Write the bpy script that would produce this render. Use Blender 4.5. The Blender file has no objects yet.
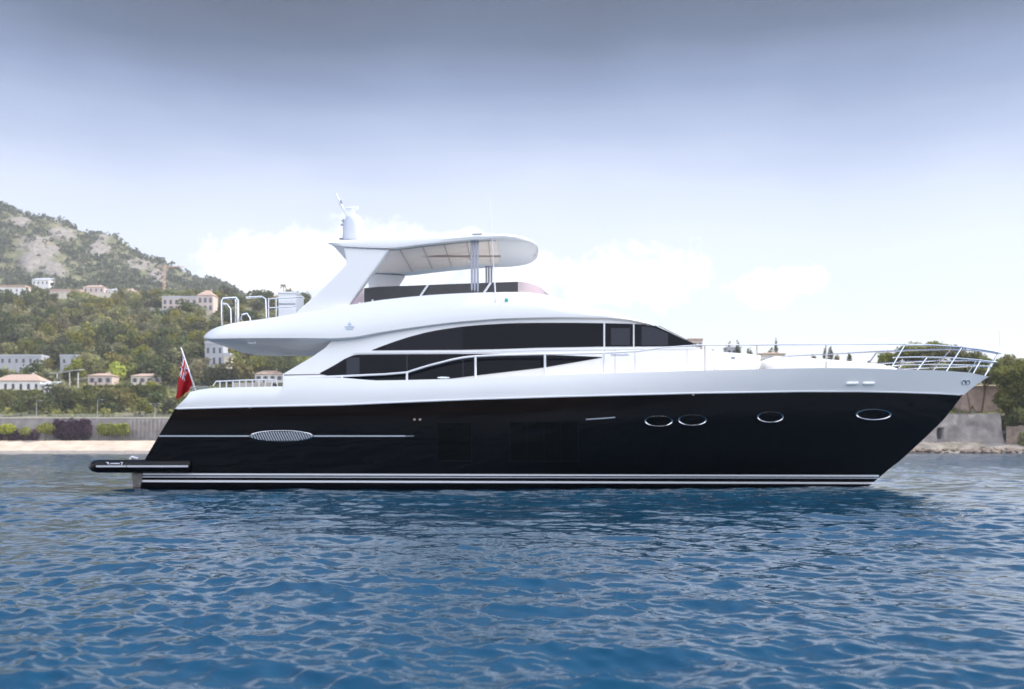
import bpy, math, random
import numpy as np
from mathutils import Vector, Matrix

random.seed(7)
RNG = np.random.RandomState(11)
R = math.radians
scene = bpy.context.scene
COL = scene.collection

# ------------------------------------------------------------------ camera
F, HZ, HC = 1015.0, 447.0, 1.23          # focal length in pixels, horizon row, eye height
cam_d = bpy.data.cameras.new("camera")
cam = bpy.data.objects.new("camera", cam_d)
COL.objects.link(cam)
cam.location = (0, 0, HC)
cam.rotation_euler = (R(90), 0, 0)
cam_d.sensor_width = 36.0
cam_d.lens = 36.0 * F / 1024.0
cam_d.shift_y = (HZ - 344.5) / 1024.0
cam_d.clip_start = 0.1
cam_d.clip_end = 20000
cam_d.dof.use_dof = True
cam_d.dof.focus_distance = 14.0
cam_d.dof.aperture_fstop = 1.7
scene.camera = cam

# ------------------------------------------------------------------ light
SUN_EL, SUN_AZ = R(45), R(12)            # azimuth measured from +X (bow) towards +Y (shore)
sdir = Vector((math.cos(SUN_EL) * math.cos(SUN_AZ), math.cos(SUN_EL) * math.sin(SUN_AZ), math.sin(SUN_EL)))
sun_d = bpy.data.lights.new("sun", 'SUN')
sun_d.energy = 4.2
sun_d.angle = R(0.5)
sun_d.color = (1.0, 0.95, 0.87)
sun = bpy.data.objects.new("sun", sun_d)
COL.objects.link(sun)
sun.rotation_euler = sdir.to_track_quat('Z', 'Y').to_euler()
sun.location = (40, 10, 60)

vs = scene.view_settings
vs.view_transform = 'Standard'
vs.look = 'None'
vs.exposure = 0.72
vs.gamma = 1.0
vs.use_curve_mapping = False

# ------------------------------------------------------------------ node helpers
class NT:
    def __init__(self, tree):
        self.t = tree
        self.n = tree.nodes
        self.l = tree.links
    def new(self, typ, **kw):
        n = self.n.new(typ)
        for k, v in kw.items():
            setattr(n, k, v)
        return n
    def link(self, a, b):
        self.l.new(a, b)
    def put(self, sock, v):
        if isinstance(v, bpy.types.NodeSocket):
            self.l.new(v, sock)
        else:
            sock.default_value = v
    def math(self, op, a, b=None, c=None, clamp=False):
        n = self.new('ShaderNodeMath', operation=op, use_clamp=clamp)
        self.put(n.inputs[0], a)
        if b is not None: self.put(n.inputs[1], b)
        if c is not None: self.put(n.inputs[2], c)
        return n.outputs[0]
    def mix(self, fac, a, b, blend='MIX'):
        n = self.new('ShaderNodeMix', data_type='RGBA', blend_type=blend)
        self.put(n.inputs[0], fac); self.put(n.inputs[6], a); self.put(n.inputs[7], b)
        return n.outputs[2]
    def ramp(self, fac, stops, interp='LINEAR'):
        n = self.new('ShaderNodeValToRGB')
        cr = n.color_ramp
        cr.interpolation = interp
        while len(cr.elements) < len(stops): cr.elements.new(0.5)
        for e, (p, c) in zip(cr.elements, stops):
            e.position = p
            e.color = c if len(c) == 4 else (*c, 1)
        self.put(n.inputs[0], fac)
        return n.outputs[0]
    def noise(self, vec, scale, detail=3, rough=0.5, dist=0.0):
        n = self.new('ShaderNodeTexNoise')
        if vec is not None: self.put(n.inputs['Vector'], vec)
        n.inputs['Scale'].default_value = scale
        n.inputs['Detail'].default_value = detail
        n.inputs['Roughness'].default_value = rough
        n.inputs['Distortion'].default_value = dist
        return n.outputs[0]

def s2l(r, g, b):
    f = lambda c: (c / 255) / 12.92 if c / 255 <= 0.04045 else ((c / 255 + 0.055) / 1.055) ** 2.4
    return (f(r), f(g), f(b), 1)

# ------------------------------------------------------------------ sky
world = bpy.data.worlds.new("World")
scene.world = world
world.use_nodes = True
W = NT(world.node_tree)
W.n.clear()
out = W.new('ShaderNodeOutputWorld')
bg = W.new('ShaderNodeBackground')
bg.inputs['Strength'].default_value = 0.1
W.link(bg.outputs[0], out.inputs[0])
sky = W.new('ShaderNodeTexSky', sky_type='NISHITA')
sky.sun_disc = False
sky.sun_elevation = SUN_EL
sky.sun_rotation = math.pi / 2 - SUN_AZ
sky.air_density = 1.0
sky.dust_density = 1.5
tc = W.new('ShaderNodeTexCoord')
sep = W.new('ShaderNodeSeparateXYZ')
W.link(tc.outputs['Generated'], sep.inputs[0])
dx, dy, dz = sep.outputs
K = 8.3
def wc(r, g, b, k=1.0):
    c = s2l(r, g, b)
    return (c[0] * K * k, c[1] * K * k, c[2] * K * k, 1)
# slate band paints a vignette's darkening into the sky over a bright hazy horizon
wob = W.noise(tc.outputs['Generated'], 2.2, 3, 0.55)
wobs = W.new('ShaderNodeMapping'); wobs.inputs['Scale'].default_value = (1.0, 1.0, 6.0)
W.link(tc.outputs['Generated'], wobs.inputs[0])
wob2 = W.noise(wobs.outputs[0], 2.6, 5, 0.55)
el = W.math('ADD', dz, W.math('MULTIPLY', W.math('SUBTRACT', wob, 0.5), 0.085))
el = W.math('ADD', el, W.math('MULTIPLY', W.math('SUBTRACT', wob2, 0.5), 0.05))
rampc = W.ramp(el, [(0.0, wc(233, 235, 237)), (0.07, wc(227, 231, 237)), (0.13, wc(217, 223, 234)), (0.195, wc(210, 217, 233)),
                    (0.240, wc(196, 205, 227)), (0.285, wc(160, 173, 203)), (0.330, wc(120, 135, 167)), (0.370, wc(82, 95, 121)),
                    (0.41, wc(58, 68, 87)), (0.54, wc(112, 150, 208)), (1.0, wc(102, 154, 238))])
# unseen bright cumulus added behind the camera to light the shaded white sides
back = W.math('MULTIPLY', W.math('ADD', W.math('MULTIPLY', dy, -1.0), 0.05), 2.2, clamp=True)
bcl = W.noise(tc.outputs['Generated'], 3.0, 5, 0.6)
bmask = W.math('MULTIPLY', back, W.math('MULTIPLY', W.math('SUBTRACT', bcl, 0.30), 6.0, clamp=True))
base = W.mix(W.math('MULTIPLY', bmask, 0.95), rampc, (15.5, 16.2, 18.0, 1))
base = W.mix(0.12, base, sky.outputs[0])
# cumulus over the bay, in direction space
ysafe = W.math('MAXIMUM', dy, 0.05)
u = W.math('DIVIDE', dx, ysafe)
v = W.math('DIVIDE', dz, ysafe)
front = W.math('MULTIPLY', W.math('SUBTRACT', dy, 0.2), 5.0, clamp=True)
cmb = W.new('ShaderNodeCombineXYZ')
W.link(u, cmb.inputs[0]); W.link(v, cmb.inputs[1])
cn = W.noise(cmb.outputs[0], 19.0, 9, 0.66, 0.3)
cn2 = W.noise(cmb.outputs[0], 7.0, 4, 0.55)
best = None
for (px, py, rx, ry) in [(262, 268, 84, 44), (345, 256, 84, 48), (405, 262, 62, 40), (452, 240, 40, 14), (520, 276, 62, 34), (650, 272, 66, 40), (632, 256, 30, 22), (600, 292, 46, 14),
                         (772, 289, 58, 22), (800, 277, 30, 18), (150, 300, 60, 10)]:
    a = W.math('DIVIDE', W.math('SUBTRACT', u, (px - 512) / F), rx / F)
    b = W.math('DIVIDE', W.math('SUBTRACT', v, (HZ - py) / F), ry / F)
    f = W.math('SUBTRACT', 1.0, W.math('ADD', W.math('MULTIPLY', a, a), W.math('MULTIPLY', b, b)))
    best = f if best is None else W.math('MAXIMUM', best, f)
dens = W.math('ADD', W.math('MAXIMUM', best, -3.0), W.math('MULTIPLY', W.math('SUBTRACT', cn, 0.52), 4.2))
dens = W.math('MULTIPLY', W.math('MULTIPLY', dens, 1.2, clamp=True), front)
ccol = W.ramp(cn2, [(0.30, wc(240, 244, 251)), (0.62, wc(255, 255, 255, 1.12))])
base = W.mix(W.math('MULTIPLY', dens, 0.85), base, ccol)
W.link(base, bg.inputs['Color'])

# ------------------------------------------------------------------ materials
def new_mat(name):
    m = bpy.data.materials.new(name)
    m.use_nodes = True
    nt = NT(m.node_tree)
    return m, nt, nt.n['Principled BSDF']

def simple(name, col, rough=0.5, metal=0.0, spec=0.5, var=0.0, vscale=3.0, coat=0.0, bump=0.0, bscale=20.0):
    m, nt, p = new_mat(name)
    c = (*col, 1)
    p.inputs['Base Color'].default_value = c
    p.inputs['Roughness'].default_value = rough
    p.inputs['Metallic'].default_value = metal
    p.inputs['Specular IOR Level'].default_value = spec
    p.inputs['Coat Weight'].default_value = coat
    if var or bump:
        tcn = nt.new('ShaderNodeTexCoord')
    if var:
        n = nt.noise(tcn.outputs['Object'], vscale, 5, 0.6)
        dark = tuple(x * (1 - var) for x in col); lite = tuple(min(1, x * (1 + var)) for x in col)
        nt.link(nt.ramp(n, [(0.32, dark), (0.68, lite)]), p.inputs['Base Color'])
    if bump:
        nb = nt.noise(tcn.outputs['Object'], bscale, 4, 0.6)
        b = nt.new('ShaderNodeBump'); b.inputs['Strength'].default_value = bump; b.inputs['Distance'].default_value = 0.1
        nt.link(nb, b.inputs['Height']); nt.link(b.outputs[0], p.inputs['Normal'])
    return m

M = {}
M['gelcoat'] = simple('white_gelcoat', (0.86, 0.865, 0.87), 0.26, spec=0.5, var=0.015, vscale=0.8)
M['black_paint'] = simple('black_hull_paint', (0.0010, 0.0012, 0.0025), 0.05, spec=0.20, bump=0.02, bscale=0.7)
M['stripe'] = simple('white_stripe_paint', (0.78, 0.80, 0.84), 0.3)
M['silver_stripe'] = simple('silver_stripe', (0.55, 0.58, 0.64), 0.28, metal=0.3)
M['steel'] = simple('stainless_steel', (0.72, 0.73, 0.76), 0.14, metal=1.0)
M['white_tube'] = simple('white_enamel_tube', (0.78, 0.79, 0.82), 0.3)
M['dark_glass'] = simple('tinted_glass', (0.002, 0.0025, 0.007), 0.03, spec=0.12)
M['mid_glass'] = simple('mid_tinted_glass', (0.009, 0.010, 0.017), 0.05, spec=0.12)
M['hull_glass'] = simple('black_hull_glass', (0.001, 0.002, 0.002), 0.03, spec=0.12)
M['grey_glass'] = simple('grey_tinted_glass', (0.022, 0.026, 0.04), 0.05, spec=0.2)
M['pillar'] = simple('blue_grey_tube', (0.40, 0.42, 0.50), 0.3, metal=0.3)
M['shade_toned_dome'] = simple('shade_toned_dome', (0.56, 0.59, 0.65), 0.35)  # white dome's blue-grey shade put into its base colour
M['seam'] = simple('dark_sealant', (0.03, 0.035, 0.045), 0.6)
M['pale_seam'] = simple('pale_seam', (0.42, 0.45, 0.52), 0.5)
M['teak'] = simple('teak_deck', (0.46, 0.36, 0.26), 0.6, var=0.25, vscale=9)
M['liner'] = simple('hardtop_lining', (0.90, 0.82, 0.75), 0.55, var=0.03)
M['lining_seam'] = simple('lining_seam', (0.52, 0.45, 0.41), 0.6)
M['grey_trim'] = simple('grey_trim', (0.30, 0.32, 0.37), 0.4)
M['emblem'] = simple('pale_blue_emblem', (0.46, 0.54, 0.68), 0.4)
M['light_lens'] = simple('white_lens', (0.95, 0.95, 0.95), 0.1)
M['upholstery'] = simple('cream_upholstery', (0.72, 0.68, 0.62), 0.7, var=0.05)
M['green_lens'] = simple('green_lens', (0.05, 0.45, 0.35), 0.15)
M['antifoul'] = simple('antifouling', (0.01, 0.012, 0.016), 0.5)
M['zinc'] = simple('zinc_bracket', (0.13, 0.125, 0.12), 0.5, metal=0.3, var=0.4, vscale=14)

def glass_mix(name, tint, trans):
    m = bpy.data.materials.new(name); m.use_nodes = True
    nt = NT(m.node_tree)
    p = nt.n['Principled BSDF']; o = nt.n['Material Output']
    p.inputs['Base Color'].default_value = (*tint, 1); p.inputs['Roughness'].default_value = 0.05
    tr = nt.new('ShaderNodeBsdfTransparent'); tr.inputs[0].default_value = (0.95, 0.90, 0.90, 1)
    mx = nt.new('ShaderNodeMixShader'); mx.inputs[0].default_value = trans
    nt.link(p.outputs[0], mx.inputs[1]); nt.link(tr.outputs[0], mx.inputs[2]); nt.link(mx.outputs[0], o.inputs[0])
    return m
M['smoke_screen'] = glass_mix('smoked_screen', (0.010, 0.010, 0.016), 0.10)
M['visor_screen'] = glass_mix('clear_visor', (0.34, 0.24, 0.27), 0.30)

def foliage(name, dark, lite, hue=0.05):
    m, nt, p = new_mat(name)
    oi = nt.new('ShaderNodeObjectInfo')
    g = nt.new('ShaderNodeNewGeometry')
    rnd = g.outputs['Random Per Island']
    c = nt.ramp(rnd, [(0.0, dark), (1.0, lite)])
    hs = nt.new('ShaderNodeHueSaturation')
    nt.put(hs.inputs['Hue'], nt.math('ADD', 0.5, nt.math('MULTIPLY', nt.math('SUBTRACT', oi.outputs['Random'], 0.6), hue)))
    nt.put(hs.inputs['Value'], nt.math('ADD', 0.72, nt.math('MULTIPLY', nt.math('FRACT', nt.math('MULTIPLY', oi.outputs['Random'], 7.3)), 0.62)))
    nt.put(hs.inputs['Saturation'], nt.math('ADD', 0.75, nt.math('MULTIPLY', nt.math('FRACT', nt.math('MULTIPLY', oi.outputs['Random'], 3.7)), 0.35)))
    nt.link(c, hs.inputs['Color'])
    nt.link(hs.outputs[0], p.inputs['Base Color'])
    p.inputs['Roughness'].default_value = 0.75
    p.inputs['Specular IOR Level'].default_value = 0.15
    tl = nt.new('ShaderNodeBsdfTranslucent'); nt.link(hs.outputs[0], tl.inputs[0])
    mx = nt.new('ShaderNodeMixShader'); mx.inputs[0].default_value = 0.42
    nt.link(p.outputs[0], mx.inputs[1]); nt.link(tl.outputs[0], mx.inputs[2])
    nt.link(mx.outputs[0], nt.n['Material Output'].inputs[0])
    return m
M['leaf_mid'] = foliage('leaf_mid', (0.095, 0.108, 0.020), (0.26, 0.24, 0.05))
M['leaf_dark'] = foliage('leaf_dark', (0.045, 0.060, 0.020), (0.125, 0.138, 0.040))
M['leaf_olive'] = foliage('leaf_olive', (0.15, 0.155, 0.06), (0.29, 0.27, 0.115))
M['leaf_lime'] = foliage('leaf_lime', (0.24, 0.27, 0.03), (0.42, 0.44, 0.06), 0.02)
M['leaf_pine'] = foliage('leaf_pine', (0.075, 0.098, 0.022), (0.235, 0.225, 0.055), 0.03)
M['leaf_purple'] = foliage('leaf_purple', (0.050, 0.018, 0.042), (0.14, 0.055, 0.10), 0.02)
M['leaf_scrub'] = foliage('leaf_scrub', (0.075, 0.092, 0.052), (0.16, 0.17, 0.10))
M['bark'] = simple('bark', (0.10, 0.07, 0.05), 0.9, var=0.3, vscale=6)
M['wall_white'] = simple('white_render', (0.62, 0.60, 0.58), 0.8, var=0.08, vscale=0.4)
M['wall_grey'] = simple('grey_render', (0.36, 0.36, 0.39), 0.85, var=0.10, vscale=0.3)
M['wall_cream'] = simple('cream_render', (0.56, 0.50, 0.42), 0.85, var=0.08, vscale=0.4)
M['wall_pink'] = simple('pink_render', (0.50, 0.41, 0.37), 0.85, var=0.08, vscale=0.4)
M['brick'] = simple('red_brick_render', (0.40, 0.29, 0.24), 0.9, var=0.25, vscale=0.6)
M['tile'] = simple('terracotta_tiles', (0.38, 0.27, 0.21), 0.85, var=0.22, vscale=1.5)
M['slate'] = simple('grey_roof', (0.40, 0.41, 0.44), 0.8, var=0.12)
M['window_dark'] = simple('dark_window_glass', (0.04, 0.05, 0.07), 0.1)
M['shutter'] = simple('shutter_paint', (0.22, 0.20, 0.22), 0.6)
M['door_wood'] = simple('door_wood', (0.14, 0.09, 0.06), 0.6)
M['sand'] = simple('pale_sand', (0.44, 0.36, 0.28), 0.95, var=0.2, vscale=0.25, bump=0.4, bscale=1.5)
M['sea_wall'] = simple('sea_wall_stone', (0.25, 0.225, 0.215), 0.9, var=0.3, vscale=0.35, bump=0.4, bscale=2.0)
M['fort_stone'] = simple('fort_stone', (0.23, 0.205, 0.19), 0.9, var=0.38, vscale=0.35, bump=0.6, bscale=1.6)
M['rock'] = simple('shore_rock', (0.17, 0.13, 0.10), 0.9, var=0.5, vscale=0.8, bump=0.6, bscale=2.5)
M['pole_grey'] = simple('galvanised_pole', (0.40, 0.41, 0.42), 0.5, metal=0.4)
M['red_crane'] = simple('crane_paint', (0.52, 0.34, 0.26), 0.6)

# ------------------------------------------------------------------ mesh helpers
def tag(o, label=None, cat=None, group=None, kind=None):
    if label: o['label'] = label
    if cat: o['category'] = cat
    if group: o['group'] = group
    if kind: o['kind'] = kind
    return o

def empty(name, loc):
    o = bpy.data.objects.new(name, None)
    o.empty_display_size = 0.5
    COL.objects.link(o)
    o.location = loc
    return o

def root_loc(o):
    v = Vector((0, 0, 0))
    while o is not None:
        v += o.location
        o = o.parent
    return v

class MB:
    """collects world-space geometry and links it as one mesh object"""
    def __init__(self):
        self.v = []
        self.f = []
    def add(self, verts, faces):
        o = len(self.v)
        self.v += [tuple(p) for p in verts]
        self.f += [tuple(i + o for i in f) for f in faces]
    def grid(self, rows, close=False, flip=False):
        n = len(rows[0]); vs_ = [p for r in rows for p in r]
        fs = []
        for i in range(len(rows) - 1):
            for j in range(n if close else n - 1):
                a, b = i * n + j, i * n + (j + 1) % n
                q = (a, b, b + n, a + n)
                fs.append(q[::-1] if flip else q)
        self.add(vs_, fs)
    def poly(self, pts):
        self.add(pts, [tuple(range(len(pts)))])
    def box(self, a, b):
        (x0, y0, z0), (x1, y1, z1) = a, b
        self.add([(x0, y0, z0), (x1, y0, z0), (x1, y1, z0), (x0, y1, z0), (x0, y0, z1), (x1, y0, z1), (x1, y1, z1), (x0, y1, z1)],
                 [(3, 2, 1, 0), (4, 5, 6, 7), (0, 1, 5, 4), (1, 2, 6, 5), (2, 3, 7, 6), (3, 0, 4, 7)])
    def tube(self, pts, r, n=8, cap=True):
        pts = [Vector(p) for p in pts]
        rs = r if isinstance(r, (list, tuple)) else [r] * len(pts)
        rings = []
        ref = None
        for i, p in enumerate(pts):
            d = (pts[min(i + 1, len(pts) - 1)] - pts[max(i - 1, 0)]).normalized()
            if ref is None:
                ref = Vector((0, 0, 1)) if abs(d.z) < 0.9 else Vector((0, 1, 0))
            s = d.cross(ref).normalized(); t = s.cross(d).normalized(); ref = t
            rings.append([p + (s * math.cos(k * 2 * math.pi / n) + t * math.sin(k * 2 * math.pi / n)) * rs[i] for k in range(n)])
        self.grid(rings, close=True)
        if cap:
            self.poly(rings[0][::-1]); self.poly(rings[-1])
    def lathe(self, c, prof, n=20):
        c = Vector(c)
        rings = [[c + Vector((r * math.cos(k * 2 * math.pi / n), r * math.sin(k * 2 * math.pi / n), z)) for k in range(n)] for r, z in prof]
        self.grid(rings, close=True)
        self.poly(rings[0][::-1]); self.poly(rings[-1])
    def slab(self, outline, vec):
        """polygon extruded along vec"""
        n = len(outline); a = [Vector(p) for p in outline]; b = [p + Vector(vec) for p in a]
        self.add(a + b, [tuple(range(n))[::-1], tuple(range(n, 2 * n))] + [(i, (i + 1) % n, (i + 1) % n + n, i + n) for i in range(n)])
    def mirror(self, yc):
        o = MB(); o.v = [(x, 2 * yc - y, z) for x, y, z in self.v]; o.f = [f[::-1] for f in self.f]
        return o
    def join(self, o):
        self.add(o.v, o.f); return self
    def build(self, name, mat, parent=None, smooth=False, angle=35, recalc=True):
        org = root_loc(parent) if parent is not None else Vector((0, 0, 0))
        me = bpy.data.meshes.new(name)
        me.from_pydata([(x - org.x, y - org.y, z - org.z) for x, y, z in self.v], [], self.f)
        mats = mat if isinstance(mat, (list, tuple)) else [mat]
        for m in mats: me.materials.append(m)
        if recalc:
            import bmesh
            bm = bmesh.new(); bm.from_mesh(me)
            bmesh.ops.remove_doubles(bm, verts=bm.verts, dist=1e-4)
            bmesh.ops.recalc_face_normals(bm, faces=bm.faces)
            if smooth:
                for e in bm.edges:
                    if len(e.link_faces) == 2 and e.calc_face_angle(0) > R(angle): e.smooth = False
                for f in bm.faces: f.smooth = True
            bm.to_mesh(me); bm.free()
        elif smooth:
            me.polygons.foreach_set('use_smooth', [True] * len(me.polygons))
        o = bpy.data.objects.new(name, me)
        COL.objects.link(o)
        if parent is not None: o.parent = parent
        return o

def P(px, py, Y):
    return Vector(((px - 512) / F * Y, Y, HC + (HZ - py) / F * Y))

def pchip(pts, x):
    """monotone cubic through (x, y) points, clamped at the ends"""
    xs = [p[0] for p in pts]; ys = [p[1] for p in pts]
    if x <= xs[0]: return ys[0]
    if x >= xs[-1]: return ys[-1]
    n = len(xs)
    d = [(ys[i + 1] - ys[i]) / (xs[i + 1] - xs[i]) for i in range(n - 1)]
    def sl(i):
        if i == 0: return d[0]
        if i == n - 1: return d[-1]
        if d[i - 1] * d[i] <= 0: return 0.0
        h0, h1 = xs[i] - xs[i - 1], xs[i + 1] - xs[i]
        w1, w2 = 2 * h1 + h0, h1 + 2 * h0
        return (w1 + w2) / (w1 / d[i - 1] + w2 / d[i])
    i = max(k for k in range(n - 1) if xs[k] <= x)
    h = xs[i + 1] - xs[i]; t = (x - xs[i]) / h
    m0, m1 = sl(i), sl(i + 1)
    return (2 * t**3 - 3 * t**2 + 1) * ys[i] + (t**3 - 2 * t**2 + t) * h * m0 + (-2 * t**3 + 3 * t**2) * ys[i + 1] + (t**3 - t**2) * h * m1
def lerp(pts, x):
    return float(np.interp(x, [p[0] for p in pts], [p[1] for p in pts]))
def frange(a, b, n):
    return [a + (b - a) * i / (n - 1) for i in range(n)]

# ================================================================== SEA
def build_sea():
    ang_f = np.radians(np.linspace(90 - 42, 90 + 42, 620))
    ang_b = np.radians(np.linspace(90 + 42, 450 - 42, 92))[1:-1]
    ang = np.concatenate([ang_f, ang_b])
    r = [1.2]
    while r[-1] < 250: r.append(r[-1] * 1.0042)
    while r[-1] < 820: r.append(r[-1] * 1.12)
    r = np.array(r)
    RR, AA = np.meshgrid(r, ang, indexing='ij')
    X = RR * np.cos(AA); Y = RR * np.sin(AA)
    Z = np.zeros_like(X); DX = np.zeros_like(X); DY = np.zeros_like(X)
    rs = np.random.RandomState(5)
    lam = np.exp(np.linspace(math.log(0.09), math.log(3.6), 110)) * rs.uniform(0.93, 1.07, 110)
    main = math.radians(-112)                 # waves run towards the camera, a little from the right
    spacing = RR * 0.0042
    patch = 0.90 + 0.60 * np.sin(X * 0.31 + 1.3 + 0.8 * np.sin(Y * 0.17)) * np.sin(Y * 0.23 + 0.4 + 0.9 * np.sin(X * 0.11))
    for L in lam:
        th = main + rs.normal(0, 0.62)
        k = 2 * math.pi / L
        slope = 0.0232 * (1.2 if L < 0.4 else 1.0) * (1.0 if L < 0.9 else (0.9 / L) ** 0.9)
        A = slope / k
        ph = rs.uniform(0, 6.283)
        arg = k * (math.cos(th) * X + math.sin(th) * Y) + ph
        fade = np.clip((L / spacing - 2.2) / 1.5, 0, 1)
        loc = patch if L < 1.2 else 1.0
        a = A * fade * loc
        Z += a * np.cos(arg)
        DX -= 0.9 * a * np.sin(arg) * math.cos(th); DY -= 0.9 * a * np.sin(arg) * math.sin(th)
    fr = np.clip((245 - RR) / 90, 0, 1) * np.clip((RR - 0.8) / 1.0, 0, 1)
    X = X + DX * fr; Y = Y + DY * fr; Z = Z * fr
    n, m = X.shape
    co = np.stack([X, Y, Z], -1).reshape(-1, 3)
    i = np.arange(n - 1)[:, None]; j = np.arange(m)[None, :]
    a = i * m + j; b = i * m + (j + 1) % m
    faces = np.stack([a, a + m, b + m, b], -1).reshape(-1, 4)
    # centre cap
    nv = len(co)
    co = np.vstack([co, [[0, 0, 0]]])
    me = bpy.data.meshes.new('sea')
    tri = np.stack([np.arange(m), (np.arange(m) + 1) % m, np.full(m, nv)], -1)
    me.vertices.add(len(co)); me.vertices.foreach_set('co', co.astype(np.float32).ravel())
    nl = faces.size + tri.size
    me.loops.add(nl); me.loops.foreach_set('vertex_index', np.concatenate([faces.ravel(), tri.ravel()]).astype(np.int32))
    npoly = len(faces) + len(tri)
    me.polygons.add(npoly)
    st = np.concatenate([np.arange(len(faces)) * 4, faces.size + np.arange(len(tri)) * 3]).astype(np.int32)
    me.polygons.foreach_set('loop_start', st)
    me.polygons.foreach_set('use_smooth', np.ones(npoly, dtype=bool))
    me.update(calc_edges=True); me.validate()
    mt, nt, p = new_mat('sea_water')
    p.inputs['Base Color'].default_value = (0.007, 0.041, 0.078, 1)
    p.inputs['Roughness'].default_value = 0.03
    p.inputs['IOR'].default_value = 1.333
    p.inputs['Specular Tint'].default_value = (0.74, 0.88, 1.0, 1)
    g = nt.new('ShaderNodeNewGeometry')
    n1 = nt.noise(g.outputs['Position'], 13.0, 4, 0.65, 0.4)
    n2 = nt.noise(g.outputs['Position'], 1.0, 5, 0.62, 0.2)
    # the open water towards the shore is ruffled by the breeze
    sp = nt.new('ShaderNodeSeparateXYZ'); nt.link(g.outputs['Position'], sp.inputs[0])
    mr = nt.new('ShaderNodeMapRange', interpolation_type='SMOOTHSTEP')
    mr.inputs[1].default_value = 34; mr.inputs[2].default_value = 90; mr.inputs[3].default_value = 0.10; mr.inputs[4].default_value = 1.0
    nt.link(sp.outputs[1], mr.inputs[0])
    b1 = nt.new('ShaderNodeBump'); b1.inputs['Distance'].default_value = 0.03
    nt.link(nt.math('MULTIPLY', mr.outputs[0], 0.5), b1.inputs['Strength']); nt.link(n1, b1.inputs['Height'])
    b2 = nt.new('ShaderNodeBump'); b2.inputs['Distance'].default_value = 0.36
    nt.link(nt.math('MULTIPLY', mr.outputs[0], 0.8), b2.inputs['Strength']); nt.link(n2, b2.inputs['Height']); nt.link(b1.outputs[0], b2.inputs['Normal'])
    nt.link(b2.outputs[0], p.inputs['Normal'])
    me.materials.append(mt)
    o = bpy.data.objects.new('sea', me); COL.objects.link(o)
    tag(o, 'rippled blue sea water around the yacht', 'sea', kind='structure')
build_sea()

# ================================================================== TERRAIN
DL = [-20, 0, 9, 14, 16, 60, 110, 180, 300, 430, 700, 950, 1400]
def shore_Y(px):
    return pchip([(-900, 357), (600, 357), (860, 209), (2000, 209)], px)
TERR = {  # pixel column: rows at the distances DL[2:] behind the waterline
    -900: [441.5, 441, 419, 400, 380, 350, 310, 270, 245, 215, 225],
    -200: [441.5, 441, 419, 404, 386, 356, 318, 290, 258, 196, 210],
    0: [441.5, 441, 419, 407, 389, 362, 324, 302, 278, 208, 225],
    25: [441.5, 441, 419, 407, 389, 362, 324, 302, 278, 214, 230],
    60: [441.5, 441, 419, 407, 389, 362, 324, 302, 280, 222, 236],
    90: [441.5, 441, 419, 407, 389, 362, 324, 302, 284, 233, 245],
    115: [441.5, 441, 419, 407, 389, 362, 324, 302, 286, 238, 250],
    140: [441.5, 441, 419, 407, 389, 362, 324, 303, 290, 254, 262],
    165: [441.5, 441, 419, 407, 389, 362, 324, 304, 293, 265, 272],
    190: [441.5, 441, 419, 407, 389, 362, 324, 304, 296, 278, 284],
    220: [441.5, 441, 419, 407, 389, 362, 326, 303, 299, 281, 287],
    250: [441.5, 441, 419, 407, 389, 362, 328, 303, 306, 302, 306],
    310: [441.5, 441, 419, 407, 389, 364, 330, 306, 312, 315, 318],
    345: [441.5, 441, 420, 410, 395, 374, 350, 338, 338, 338, 340],
    420: [441.5, 441, 421, 413, 402, 388, 375, 370, 372, 374, 376],
    640: [440, 436, 425, 416, 404, 388, 372, 370, 374, 378, 382],
    700: [438, 432, 424, 410, 392, 372, 362, 366, 374, 380, 386],
    760: [436, 428, 420, 402, 382, 368, 368, 374, 382, 390, 396],
    880: [436, 426, 418, 390, 372, 363, 374, 384, 392, 400, 406],
    1024: [436, 426, 418, 386, 366, 358, 364, 380, 390, 400, 406],
    2000: [436, 426, 418, 395, 360, 330, 320, 330, 350, 370, 380]}
TK = sorted(TERR)
def terr_z(px, Y):
    d = Y - shore_Y(px)
    i = max(0, min(len(TK) - 2, int(np.searchsorted(TK, px)) - 1))
    t = min(1, max(0, (px - TK[i]) / (TK[i + 1] - TK[i])))
    zs = [-3.0, 0.0]
    for k, dd in enumerate(DL[2:]):
        py = TERR[TK[i]][k] * (1 - t) + TERR[TK[i + 1]][k] * t
        zs.append(HC + (HZ - py) / F * (shore_Y(px) + dd))
    return float(np.interp(d, DL, zs))
def ground(px, d):
    Y = shore_Y(px) + d
    return Vector(((px - 512) / F * Y, Y, terr_z(px, Y)))
def fbm(x, y, seed=0.0):
    from mathutils import noise as mn
    return mn.fractal(Vector((x, y, seed)), 1.0, 2.1, 5)

def rockness(px, py):
    """pale crags on the mountain flank"""
    f = -1
    for (cx, cy, rx, ry) in [(38, 258, 26, 24), (52, 272, 14, 14), (62, 236, 16, 7), (100, 250, 12, 8), (140, 265, 16, 7), (160, 275, 10, 10), (20, 222, 12, 6), (105, 240, 10, 5)]:
        f = max(f, 1 - ((px - cx) / rx) ** 2 - ((py - cy) / ry) ** 2)
    return f

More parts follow.
